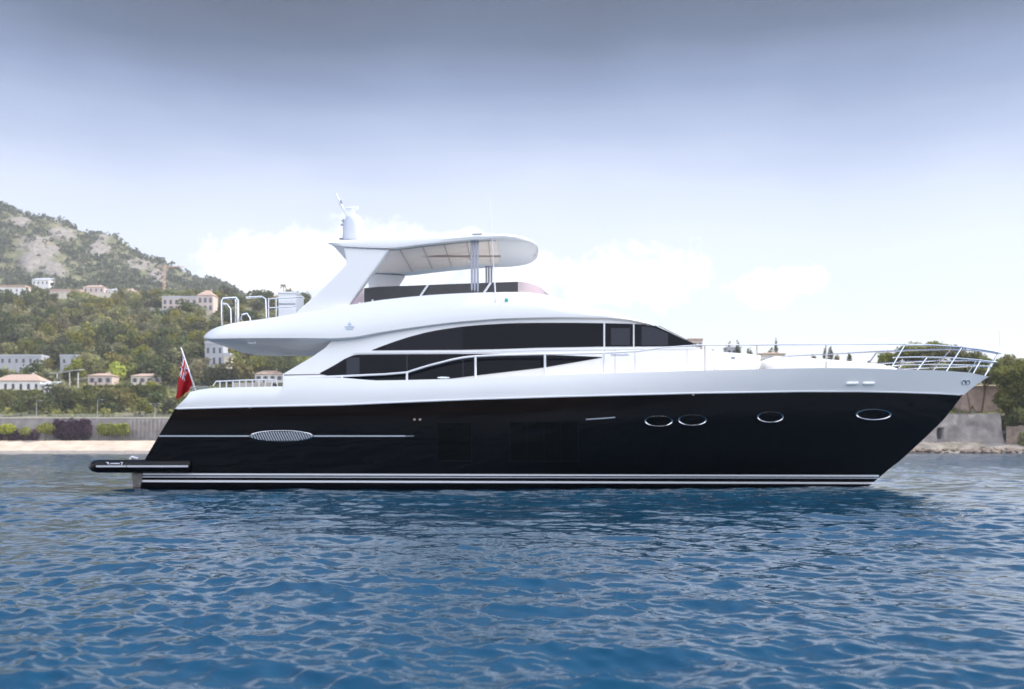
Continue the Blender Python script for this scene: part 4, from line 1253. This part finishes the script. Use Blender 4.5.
# awning between villa and pink villa
def awning():
    Y = YB(112); root = empty('pergola', P(66, 385, Y)); tag(root, 'blue grey canopy on thin white posts between two villas', 'pergola')
    mb = MB(); a, b = P(47, 374.5, Y), P(79, 370, Y); mb.slab([a, b, b + Vector((0, 6, .5)), a + Vector((0, 6, .5))], (0, 0, .3)); mb.build('canopy', M['slate'], root)
    for x in (57, 69.5, 78):
        mb = MB(); q = P(x, 386, Y); mb.box((q.x - .18, q.y, q.z - 2), (q.x + .18, q.y + .3, P(x, 372.5, Y).z)); mb.build('post', M['wall_white'], root)
awning()
building('hill_house', 'long cream house at the left edge on the hillside', -8, 25, 285, 287.5, 297, None, 'wall_white', 'tile', 'flat', [(6, .55, .85), (6, .1, .4)], 10)
building('hill_house', 'white house with sloping roof beside the cypress below the crag', 32, 49, 276.5, 280, 288, None, 'wall_white', 'slate', 'shed', [(4, .5, .8)], 10)
building('hill_house', 'low brownish terrace house right of the white sloping roofed house', 50, 80, 289, 291, 298, None, 'wall_pink', 'tile', 'flat', [(6, .3, .75)], 9)
building('hill_house', 'pale house with two storeys amid the hillside terrace', 83, 104, 284.5, 287, 298, None, 'wall_pink', 'tile', 'hip', [(4, .58, .85), (4, .12, .42)], 9)
building('hill_house', 'small white house at the right end of the hillside terrace', 107, 116.5, 288, 290, 298, None, 'wall_white', 'slate', 'hip', [(2, .4, .75)], 9)
building('hill_house', 'small cream house with orange roof under the mountain ridge', 120, 135, 288, 291, 296, None, 'wall_cream', 'tile', 'hip', [(2, .3, .75)], 9)
building('apartment_house', 'long pink apartment house with dark loggias under the ridge', 162, 197, 296, 298, 312, None, 'wall_pink', 'slate', 'flat', [(6, .56, .86), (6, .12, .42)], 12, 'shutter')
building('apartment_house', 'taller pink gabled house adjoining the long apartment house', 197.5, 213, 289, 295, 314, None, 'wall_pink', 'tile', 'hip', [(3, .60, .84), (3, .2, .44)], 12, 'shutter')
building('stone_villa', 'grey stone villa with flat roof behind the flybridge overhang', 205, 223, 341, 344, 371, None, 'wall_grey', 'slate', 'flat', [(3, .66, .86), (3, .25, .5)], 9)
building('stone_villa', 'lower pale wing of the stone villa', 223.5, 230, 353, 356, 371, None, 'wall_cream', 'slate', 'flat', [(1, .35, .6)], 7, door=False)
building('white_house', 'long white house with orange roof seen through the aft cockpit', 255, 283, 370, 374, 383, None, 'wall_white', 'tile', 'hip', [(4, .35, .75)], 8, 'shutter')
building('small_house', 'small white house on the hilltop above the aft deck rails', 275, 285, 293, 296, 303, None, 'wall_white', 'tile', 'hip', [(2, .4, .75)], 7)
# areas kept free of trees: (px0, px1, d0, d1)
rs = np.random.RandomState(21)
cnt = 0
spots = []
for d in [120, 136, 152, 170, 190, 212, 236, 262, 290, 320, 352, 386, 420, 452]:
    step = 16.5 * 430 / (357 + d) * (1.0 if d < 350 else 1.1)
    px = -14 + rs.uniform(0, step)
    while px < 322:
        q = px + rs.uniform(-.3, .3) * step; dd = d + rs.uniform(-7, 7)
        if not any(a < q < b and c < dd < e for a, b, c, e in CLEAR): spots.append((q, dd))
        px += step
rs.shuffle(spots)
spots = spots[:292]
for q, dd in spots:
    f = fbm(q / 40, dd / 60, 2.0) + rs.normal(0, .25)
    kd = KINDS[0] if f > .12 else (KINDS[1] if f > -.22 else KINDS[2])
    h = rs.uniform(8.5, 14.0); w = h * rs.uniform(.95, 1.35)
    tree(kd[2], kd[3], 'tree', ground(q, dd) - Vector((0, 0, 1.0)), h, w, kd[0], kd[1], int(rs.randint(1, 5)), 'trees in the hillside wood')
# row of trees on the terrace between the promenade and the villas
px = -8
rs = np.random.RandomState(33)
while px < 305:
    dd = rs.uniform(26, 62); h = rs.uniform(7.5, 10.5) * (1.0 if px < 160 else .8)
    mk = ('dense', 'leaf_dark') if rs.rand() < .7 else ('round', 'leaf_mid')
    nm, lb_ = ('evergreen_tree', 'dense dark evergreen in the row between promenade and villas') if mk[1] == 'leaf_dark' else ('round_tree', 'lighter green round tree in the row between promenade and villas')
    tree(nm, lb_, 'tree', ground(px, dd) - Vector((0, 0, .6)), h, h * rs.uniform(1.0, 1.3), mk[0], mk[1], int(rs.randint(1, 5)), 'trees between promenade and villas')
    px += rs.uniform(9, 15)
for i, (px, dd, h, w, mk, lb_) in enumerate([
        (48, 150, 9.5, 9, 'leaf_mid', 'broad green tree standing between the two long grey buildings'),
        (24, 140, 4.5, 5, 'leaf_lime', 'small yellow green bush in front of the long grey building'),
        (54, 96, 5.5, 8, 'leaf_olive', 'low olive green tree at the right corner of the white villa'),
        (60, 78, 7.5, 10, 'leaf_olive', 'grey green tree below the white villa with the awning'),
        (116, 128, 12, 10, 'leaf_lime', 'tall yellowish tree behind the pink villa'),
        (152, 90, 8, 10, 'leaf_mid', 'rounded tree to the right of the low cream villa'),
        (236, 96, 6.5, 6, 'leaf_olive', 'pale round tree left of the white house below the flybridge'),
        (246, 92, 6.0, 6, 'leaf_olive', 'second pale round tree close to the white house below the flybridge')]):
    tree('round_tree', lb_, 'tree', ground(px, dd) - Vector((0, 0, .5)), h, w, 'round', mk, 1 + i % 4)
for px, y0, y1, lb_ in ((27, 267, 284, 'slim dark cypress left of the white hillside house'), (146, 282, 296, 'dark cypress beside the orange roofed house'), (100, 336, 360, 'tall dark cypress rising out of the hillside wood')):
    d_ = 390 if y1 < 330 else 175
    g0 = ground(px, d_); h = (y1 - y0) / F * g0.y
    tree('cypress_tree', lb_, 'tree', g0, h + 3, h * 1.3, 'cypress', 'leaf_dark', 2)
# lollipop trees on the beach and the hedges against the sea wall
for px, w, y0, lb_ in ((7, 18.5, 424, 'leftmost lime green ball tree on the beach'), (25.5, 13, 427, 'smallest lime green ball tree, between two bigger ones on the beach'), (45.5, 20, 423, 'largest lime green ball tree on the beach beside the purple hedge')):
    g0 = ground(px, 11.5); h = (441.5 - y0) / F * g0.y
    tree('ball_tree', lb_, 'tree', g0, h * 1.05, w / F * g0.y * 1.15, 'lollipop', 'leaf_lime', int(px), 'ball trees on the beach')
def hedge(name, label, px0, px1, y0, y1, d, matk, n, size=.5, feet=None, cat='hedge'):
    a = ground(px0, d); b = ground(px1, d); root = empty(name, (a + b) / 2); tag(root, label, cat)
    ht = (y1 - y0) / F * a.y; zb = HC + (HZ - y1) / F * a.y - root.location.z
    L_ = (b.x - a.x) / 2; rs = np.random.RandomState(abs(int(px0)) + 3)
    lobes = [(x, 0, zb + ht * .5 + rs.uniform(-.06, .06) * ht, L_ / 4.5, 1.0, ht * rs.uniform(.44, .54)) for x in np.linspace(-L_ * .82, L_ * .82, 9)]
    me = quads_mesh('foliage', leaf_cloud(lobes, n, size, rs), M[matk])
    o = bpy.data.objects.new('foliage', me); COL.objects.link(o); o.parent = root
    mb = MB()
    for x in np.linspace(a.x + .6, b.x - .6, feet or 8): mb.tube([(x, a.y, a.z - .2), (x, a.y, a.z + (zb + root.location.z - a.z) + ht * .4)], .08, 5)
    mb.build('stem', M['bark'], root)
    return root
hedge('bougainvillea_hedge', 'dark purple bougainvillea hedge covering part of the sea wall', 53, 91, 418.5, 441.5, 12.6, 'leaf_purple', 2600)
hedge('clipped_hedge', 'long lime green clipped hedge raised on thin stems before the sea wall', 97, 129.5, 423, 435.5, 12, 'leaf_lime', 1500, .45, 12)
hedge('purple_hedge', 'low purple planting behind the ball trees', -14, 38, 429, 441.5, 13.2, 'leaf_purple', 1300)
hedge('dark_hedge', 'tall dark clipped hedge below the stone villa behind the stern', 208, 238, 368, 383, 108, 'leaf_dark', 1500, .8)
hedge('terrace_hedge', 'long dark hedge along the terrace below the villas', 82, 165, 384.5, 398, 66, 'leaf_dark', 2600, .8)
hedge('terrace_hedge', 'yellow green hedge in front of the big white villa', 0, 44, 389, 400, 70, 'leaf_mid', 1500, .7)

# tower crane in front of the ridge
def crane():
    Y = YB(470); root = empty('tower_crane', P(164, 298, Y)); tag(root, 'faded red tower crane standing below the mountain ridge', 'crane')
    mb = MB(); a = P(164, 300, Y); t = P(164, 268, Y)
    for sx in (-.7, .7):
        for sy in (-.7, .7): mb.tube([a + Vector((sx, sy, -3)), t + Vector((sx, sy, 0))], .16, 4)
    z = a.z; k = 0
    while z < t.z - 1.5:
        for sy in (-.7, .7): mb.tube([(a.x - .7 if k % 2 else a.x + .7, a.y + sy, z), (a.x + .7 if k % 2 else a.x - .7, a.y + sy, z + 1.5)], .1, 4)
        z += 1.5; k += 1
    mb.build('tower', M['red_crane'], root)
    mb = MB(); j0, j1 = P(157, 267, Y), P(184, 267, Y)
    for dz_, dy_ in ((0, -.5), (0, .5), (1.0, 0)): mb.tube([j0 + Vector((0, dy_, dz_)), j1 + Vector((0, dy_, dz_ * .3))], .11, 4)
    for i in range(14):
        q = j0.lerp(j1, i / 14); r_ = j0.lerp(j1, (i + .5) / 14); mb.tube([q + Vector((0, -.5, 0)), r_ + Vector((0, 0, .9)), j0.lerp(j1, (i + 1) / 14) + Vector((0, -.5, 0))], .08, 4)
    mb.build('jib', M['red_crane'], root)
crane()
def terrace(name, label, px0, px1, y0, y1, mat):
    Y = seat((px0 + px1) / 2, y1) - 3; a, b = P(px0, y1, Y), P(px1, y1, Y); zt = P(px0, y0, Y).z
    root = empty(name, (a + b) / 2); tag(root, label, 'wall')
    mb = MB(); mb.box((a.x, Y, a.z - 4), (b.x, Y + .8, zt)); mb.build('wall_face', M[mat], root)
    mb = MB(); mb.box((a.x - .2, Y - .2, zt), (b.x + .2, Y + 1, zt + .35)); mb.build('coping', M['wall_cream'], root)
terrace('terrace_wall', 'long pale terrace wall under the hillside houses left of the cypress', -12, 27, 296.5, 300, 'wall_cream')
terrace('terrace_wall', 'long buff terrace wall below the hillside houses in the middle', 45, 120, 293.5, 299, 'wall_cream')
terrace('terrace_wall', 'short pale wall in front of the pink apartment house', 150, 185, 309, 313, 'wall_grey')

def palm(px, y0, y1):
    Y = YB(400); g0 = P(px, y1, Y); h = (y1 - y0) / F * Y; root = empty('palm_tree', g0); tag(root, 'single palm tree on the hilltop above the aft deck locker', 'tree')
    mb = MB(); mb.tube([g0 + Vector((0, 0, -6)), g0 + Vector((.1, 0, h * .4)), g0 + Vector((0, 0, h * .72))], [.35, .28, .22], 7); mb.build('trunk', M['bark'], root)
    rs = np.random.RandomState(4); mb = MB(); c = g0 + Vector((0, 0, h * .72))
    for i in range(34):
        a = rs.uniform(0, 6.283); up = rs.uniform(-.5, 1.0); L_ = h * rs.uniform(.3, .42); pts = []
        for t in np.linspace(0, 1, 6): pts.append(c + Vector((math.cos(a) * L_ * t, math.sin(a) * L_ * t, L_ * (up * t - .75 * t * t))))
        sd = Vector((-math.sin(a), math.cos(a), 0)) * h * .045
        mb.grid([[p - sd * (1 - abs(2 * k / 5 - .8) * .7), p + Vector((0, 0, .08)), p + sd * (1 - abs(2 * k / 5 - .8) * .7)] for k, p in enumerate(pts)])
    mb.build('crown', M['leaf_mid'], root)
palm(283.6, 282, 294)

# sea wall, promenade railing and lamp posts
def sea_wall():
    a, b = ground(-685, 15), ground(415, 15); zt = HC + (HZ - 418.4) / F * YB(15)
    root = empty('sea_wall', (ground(60, 15).x, YB(15), 3.2)); tag(root, 'long grey stone sea wall holding up the promenade above the beach', 'wall')
    mb = MB(); rows_ = []
    for x in np.arange(a.x, b.x, 4.0):
        rows_.append([(x, YB(13.7), 1.5), (x, YB(14.2) + .05 * math.sin(x), 6), (x, YB(14.7), zt), (x, YB(16.5), zt)])
    mb.grid(rows_); mb.build('wall_face', M['sea_wall'], root)
    mb = MB(); mb.box((a.x, YB(14.5), zt), (b.x, YB(15.3), zt + .45)); mb.build('coping', M['wall_cream'], root)
    mb = MB()
    for x in np.arange(ground(131, 14).x, ground(175, 14).x, 1.5): mb.box((x - .12, YB(13.2), 2.6), (x + .12, YB(13.6), zt - .4))
    mb.build('pilaster', M['sea_wall'], root)['kind'] = 'stuff'
    return zt
ZT = sea_wall()
def railing():
    root = empty('railing', (ground(100, 16).x, YB(15), ZT + .45)); tag(root, 'thin metal railing along the promenade on top of the sea wall', 'railing')
    x0, x1 = ground(-20, 15).x, ground(300, 15).x
    mb = MB()
    for z in (.55, 1.0): mb.box((x0, YB(14.86), ZT + .45 + z), (x1, YB(14.92), ZT + .51 + z))
    mb.build('bar', M['pole_grey'], root)
    mb = MB()
    for x in np.arange(x0, x1, 2.0): mb.box((x - .04, YB(14.87), ZT + .4), (x + .04, YB(14.95), ZT + 1.5))
    o = mb.build('upright', M['pole_grey'], root); o['kind'] = 'stuff'
railing()
for px, y0, lb_ in ((155, 404, 'tall double armed lamp post on the promenade near the stern'), (97.5, 400, 'slim lamp post above the end of the purple hedge'), (36.5, 401, 'leftmost slim lamp post above the ball trees')):
    q = Vector((ground(px, 18).x, YB(18), ZT)); h = (HC + (HZ - y0) / F * YB(18)) - ZT
    root = empty('lamp_post', q); tag(root, lb_, 'lamp post', 'lamp posts on the promenade')
    mb = MB(); mb.tube([q, q + Vector((0, 0, h))], [.12, .07], 7); mb.build('pole', M['pole_grey'], root)
    for s in (-1, 1):
        if px != 155 and s < 0: continue
        mb = MB(); mb.tube([q + Vector((0, 0, h - .1)), q + Vector((s * .8, 0, h + .15)), q + Vector((s * 1.5, 0, h + .1))], .05, 5); mb.build('arm', M['pole_grey'], root)
        mb = MB(); c = q + Vector((s * 1.7, 0, h + .08)); mb.box((c.x - .35, c.y - .14, c.z - .07), (c.x + .35, c.y + .14, c.z + .07)); mb.build('lamp_head', M['wall_white'], root)

# ================================================================== RIGHT HAND CAPE
def CG(px, d): return ground(px, d)
def fort():
    Y = 216; root = empty('stone_wall', P(955, 446, Y)); tag(root, 'weathered grey fort wall on the rocks beyond the bow', 'wall')
    mb = MB(); nx, nz = 60, 16; rows_ = []
    for i in range(nx):
        px = 862 + (1000 - 862) * i / (nx - 1); r_ = []
        for k in range(nz):
            f = k / (nz - 1); yb, yt = 450, 414.6 + .9 * math.sin(px * .21) + (0.8 if px < 955 else 0)
            pxx = px + (5.5 * (1 - f) if i > nx - 8 else 0)
            p = P(pxx, yb + (yt - yb) * f, Y - 1.6 * (1 - f)); p.y += .35 * fbm(p.x / 2.2, p.z / 2.2, 4.0)
            # shallow dark doorway
            if 938.6 < px < 942.8 and 429 < yb + (yt - yb) * f < 439: p.y += 1.4
            r_.append(p)
        r_.append(r_[-1] + Vector((0, 2.2, .05))); rows_.append(r_)
    mb.grid(rows_); mb.grid([rows_[-1], [p + Vector((.4, 9, 0)) for p in rows_[-1]]])
    mb.build('wall_face', M['fort_stone'], root, smooth=True, angle=50)
    mb = MB(); q0, q1 = P(938.8, 438.5, Y - .2), P(942.6, 429.2, Y - .2); mb.box((q0.x, q0.y, q0.z), (q1.x, q1.y + .1, q1.z)); mb.build('door', M['window_dark'], root)
    mb = MB()
    for px in np.linspace(864, 999, 40):
        q = P(px, 414.6, Y + .9); mb.box((q.x - .34, q.y - .7, q.z - .15), (q.x + .32, q.y + .5, q.z + .10 + .12 * abs(math.sin(px * 1.7))))
    mb.build('coping', M['fort_stone'], root)
fort()
def retaining():
    Y = 214; root = empty('retaining_wall', P(1020, 446, Y)); tag(root, 'low dark retaining wall among shrubs at the right edge', 'wall')
    rows_ = []
    for px in np.linspace(1006, 1180, 40):
        rows_.append([P(px, 451, Y - .8) + Vector((0, .3 * fbm(px / 3, 1, 1), 0)), P(px, 440, Y - .4) + Vector((0, .3 * fbm(px / 3, 2, 1), 0)), P(px, 427 + 2 * math.sin(px * .3), Y), P(px, 426, Y + 2)])
    mb = MB(); mb.grid(rows_); mb.build('wall_face', M['rock'], root, smooth=True)
retaining()
building('brick_house', 'reddish brick house behind the fort wall under the pines', 962, 1001, 384, 387, 417, 233, 'brick', 'tile', 'shed', [], 8, door=False)
# rocks along the water's edge
rs = np.random.RandomState(8)
ROCKS = []
for k in range(3):
    mb = MB(); n1, n2 = 7, 10
    rows_ = [[(math.cos(a) * math.sin(t) * (1 + .5 * fbm(math.cos(a) * 1.4 + k * 5, math.sin(a) * 1.4 + t * 1.3, k)), math.sin(a) * math.sin(t) * .8 * (1 + .5 * fbm(math.cos(a) * 1.4 + k * 5, math.sin(a) * 1.4 + t, k + 2)), math.cos(t) * .62 * (1 + .4 * fbm(a, t, k))) for a in np.linspace(0, 2 * math.pi, n2, endpoint=False)] for t in np.linspace(.05, math.pi - .05, n1)]
    mb.grid(rows_, close=True); mb.poly(rows_[0]); mb.poly(rows_[-1])
    me = bpy.data.meshes.new('boulder'); me.from_pydata(mb.v, [], mb.f); me.materials.append(M['rock']); ROCKS.append(me)
for i in range(130):
    px = rs.uniform(872, 1075); Y = rs.uniform(207, 213.5)
    o = bpy.data.objects.new('boulder', ROCKS[i % 3]); COL.objects.link(o)
    s = rs.uniform(.35, .95); x = (px - 512) / F * Y
    o.location = (x, Y, rs.uniform(-.1, .25) + (Y - 207) * .12); o.scale = (s * rs.uniform(1, 1.8), s, s * rs.uniform(.6, 1.0)); o.rotation_euler.z = rs.uniform(0, 6.28)
    tag(o, 'brown boulder in the rubble at the foot of the fort wall', 'rock', 'boulders at the water edge')

def pine(label, px, d, h, crown, seed, trunk_r=.28, lean=0.0, n=3200, size=.34, matk='leaf_pine', name='pine_tree', base_y=None):
    """crown: list of (pixel x, pixel y, radius px x, radius px y) clumps at the tree's distance"""
    g0 = CG(px, d)
    root = empty(name, g0); tag(root, label, 'tree'); rs = np.random.RandomState(seed)
    lobes = []
    for (cx, cy, rx, ry) in crown:
        for _ in range(5):
            q = P(cx + rs.uniform(-.55, .55) * rx, cy + rs.uniform(-.5, .4) * ry, g0.y + rs.uniform(-.7, .7) * rx / F * g0.y * .8) - g0
            s = rs.uniform(.42, .72)
            lobes.append((q.x, q.y, q.z, rx / F * g0.y * s, rx / F * g0.y * s, ry / F * g0.y * s))
    me = quads_mesh('crown', leaf_cloud(lobes, n, size, rs), M[matk])
    o = bpy.data.objects.new('crown', me); COL.objects.link(o); o.parent = root
    mb = MB()
    cx = np.mean([c[0] for c in crown]); cy = np.mean([c[1] for c in crown]); tq = P(cx, cy, g0.y)
    mb.tube([g0 + Vector((0, 0, -1)), g0.lerp(tq, .35) + Vector((lean, 0, 0)), g0.lerp(tq, .7) + Vector((lean * .6, 0, 0)), tq], [trunk_r, trunk_r * .8, trunk_r * .6, trunk_r * .35], 7)
    fork = g0.lerp(tq, .6) + Vector((lean * .7, 0, 0))
    for (ax, ay, rx, ry) in crown: mb.tube([fork, fork.lerp(P(ax, ay, g0.y), .6) + Vector((0, 0, .3)), P(ax, ay, g0.y)], [trunk_r * .5, trunk_r * .35, trunk_r * .12], 5)
    mb.build('trunk', M['bark'], root, smooth=True)
    return root
pine('low spreading pine at the left end of the clump behind the bow rail', 892, 62, 8, [(892, 360, 16, 10), (906, 353, 14, 9)], 1, n=2400)
pine('broad yellow green pine in the middle of the clump behind the bow rail', 925, 58, 8, [(914, 352, 18, 10), (934, 349, 20, 9), (925, 360, 20, 9)], 2, n=3400)
pine('flat topped pine right of the middle of the clump behind the bow rail', 962, 54, 9, [(952, 353, 18, 9), (972, 356, 18, 11), (962, 363, 20, 9)], 3, n=3400)
pine('shaded low tree between the pines and the brick house', 940, 40, 5, [(925, 373, 22, 9), (950, 374, 22, 9), (905, 376, 16, 8)], 4, n=2600, matk='leaf_dark', name='bushy_tree')
pine('tall leaning pine over the brick house with bare reddish trunk', 981, 22, 10, [(984, 372, 14, 9), (998, 378, 14, 10), (990, 364, 12, 9), (975, 370, 10, 6)], 5, n=3000, lean=.2)
pine('big dark pine at the right edge hanging over the wall', 1016, 14, 13, [(1004, 375, 15, 13), (1016, 388, 16, 14), (1010, 402, 16, 12), (1028, 372, 15, 16), (1036, 400, 20, 18)], 6, n=6500, size=.30)
pine('dark pine half outside the right edge of the view', 1056, 12, 14, [(1050, 392, 24, 24), (1062, 420, 24, 20)], 9, n=4500, matk='leaf_dark')
pine('dark shrub between the fort wall and the right edge', 1012, 8, 5, [(1010, 424, 10, 9), (1020, 432, 12, 11), (1008, 438, 6, 8)], 7, n=2600, matk='leaf_dark', name='bushy_shrub', trunk_r=.14, size=.26)
pine('ochre green shrub below the big pine at the right edge', 1024, 6, 5, [(1022, 416, 10, 8), (1030, 440, 14, 10)], 8, n=1900, name='bushy_shrub', trunk_r=.14, size=.26)
pine('full sunlit pine crown rising highest at the right edge of the view', 1006, 36, 12, [(1000, 366, 16, 12), (1016, 372, 18, 14), (1030, 380, 18, 16)], 12, n=4200)
pine('bushy tree in front of the right part of the brick house', 1004, 16, 6, [(1006, 396, 12, 10), (1014, 408, 12, 10)], 13, n=2600, matk='leaf_mid', name='bushy_tree')
pine('bare pine stem pair standing before the brick house', 972, 15, 9, [(970, 372, 10, 6), (958, 371, 10, 6)], 14, n=1200, trunk_r=.2)
# slender conifers and houses peeping over the foredeck
for px, y0, y1, w, lb_ in ((729.5, 341, 352, 5, 'left one of two small conifers on the skyline ahead of the windscreen'), (737.5, 340, 352, 5.5, 'right one of two small conifers on the skyline ahead of the windscreen'), (776, 337.5, 352, 4, 'slender conifer rising above the brown house on the skyline'),
                           (824.5, 348, 356, 3.6, 'smaller of the twin conifers behind the foredeck stanchion'), (830.5, 346.5, 356, 6, 'larger of the twin conifers behind the foredeck stanchion'), (849.5, 352.5, 358.5, 5, 'tiny dark conifer on the skyline right of the twin conifers')):
    g0 = ground(px, 170); zt = HC + (HZ - y0) / F * g0.y; h = zt - g0.z
    tree('conifer_tree', lb_, 'tree', g0, h, w / F * g0.y * 3.4, 'cypress', 'leaf_dark', 3)
for px, y0, w, lb_ in ((749.5, 346.5, 9, 'round dark tree on the skyline between conifers and brown house'), (710, 348, 14, 'low olive tree just ahead of the windscreen on the skyline'), (722, 350.5, 12, 'low olive bush under the two small conifers'), (814, 353.5, 7, 'tiny pale bush left of the twin conifers'), (837, 353.5, 7, 'tiny pale bush right of the twin conifers'), (869, 360, 5, 'tiny bush near the left end of the pine clump'), (770, 346, 9, 'pale tree behind the brown house'), (694, 341, 14, 'flat dark tree above the windscreen pillar')):
    g0 = ground(px, 165); zt = HC + (HZ - y0) / F * g0.y; h = zt - g0.z
    tree('skyline_tree', lb_, 'tree', g0, h, w / F * g0.y * 1.1, 'dense', 'leaf_dark' if 'dark' in lb_ else 'leaf_olive', 2)
Yh = shore_Y(697) + 178
building('skyline_house', 'pinkish house on the skyline above the windscreen corner', 688, 702.5, 338.5, 340.5, 362, Yh, 'wall_pink', 'tile', 'flat', [(3, .7, .88)], 8)
building('skyline_house', 'warm brown house seen in the gap on the foredeck', 759, 785, 351.5, 353.5, 372, shore_Y(772) + 150, 'wall_cream', 'tile', 'hip', [(4, .25, .62)], 8, 'shutter')
building('skyline_house', 'low blue grey house under the two small conifers', 727, 741, 346.6, 348.2, 362, shore_Y(735) + 168, 'wall_grey', 'slate', 'flat', [(3, .6, .85)], 7)

# scrub on the mountain flank: uncountable, one object
def scrub():
    rs = np.random.RandomState(77); V = []
    n = 0
    while n < 9000:
        px = rs.uniform(-60, 320) if n < 4200 else (rs.uniform(-420, -50) if n < 7800 else rs.uniform(310, 650)); d = 430 + 540 * rs.rand() ** .8
        p = ground(px, d); py = HZ - (p.z - HC) / p.y * F
        if rockness(px, py) + .9 * fbm(p.x / 22, p.z / 16, 9.0) > .15 and rs.rand() < .85: continue
        if any(a < px < b and c - 20 < d < e for a, b, c, e in CLEAR): continue
        if fbm(p.x / 30, p.y / 60, 6.0) < -.15 and rs.rand() < .75: continue
        s = rs.uniform(1.4, 4.2) if rs.rand() < .8 else rs.uniform(4, 6.5)
        amp = 0.4 + 5.5 * min(1, max(0, (d - 250) / 500)); p.z += amp * fbm(p.x / 45, p.y / 45, 3.1)
        q = leaf_cloud([(p.x, p.y - 1, p.z + s * .45, s, s, s * .8)], 12, s * .42, rs); V.append(q); n += 1
    me = quads_mesh('mountain_scrub', np.vstack(V), M['leaf_scrub'])
    o = bpy.data.objects.new('mountain_scrub', me); COL.objects.link(o); tag(o, 'grey green scrub covering the rocky mountain flank', 'scrub', kind='stuff')
    V = []
    for k in range(5200):
        px = rs.uniform(-60, 420) if k < 2600 else (rs.uniform(-360, -50) if k < 4000 else rs.uniform(300, 700)); d = rs.uniform(22, 440); p = ground(px, d); s = rs.uniform(1.0, 2.4)
        if any(a < px < b and c < d < e for a, b, c, e in CLEAR): s *= .5
        V.append(leaf_cloud([(p.x, p.y, p.z + s * .4, s * 1.4, s * 1.4, s * .8)], 14, s * .4, rs))
    for _ in range(1500):
        px = rs.uniform(640, 1160); d = rs.uniform(14, 150); p = ground(px, d); s = rs.uniform(.7, 1.6)
        V.append(leaf_cloud([(p.x, p.y, p.z + s * .3, s * 1.3, s * 1.3, s * .7)], 14, s * .35, rs))
    me = quads_mesh('undergrowth', np.vstack(V), M['leaf_mid'])
    o = bpy.data.objects.new('undergrowth', me); COL.objects.link(o); tag(o, 'low green undergrowth filling the slopes below the trees', 'undergrowth', kind='stuff')
scrub()

# ================================================================== HAZE
mb = MB(); mb.box((-1800, -900, -4.5), (1800, 1700, 345))
hz = bpy.data.materials.new('haze'); hz.use_nodes = True
nt = NT(hz.node_tree); nt.n.remove(nt.n['Principled BSDF'])
pv = nt.new('ShaderNodeVolumePrincipled'); pv.inputs['Color'].default_value = (0.93, 0.95, 1.0, 1); pv.inputs['Density'].default_value = 0.00013; pv.inputs['Anisotropy'].default_value = 0.0
nt.link(pv.outputs[0], nt.n['Material Output'].inputs['Volume'])
tag(mb.build('haze', hz), 'thin pale sea haze over the bay', 'haze', kind='stuff')
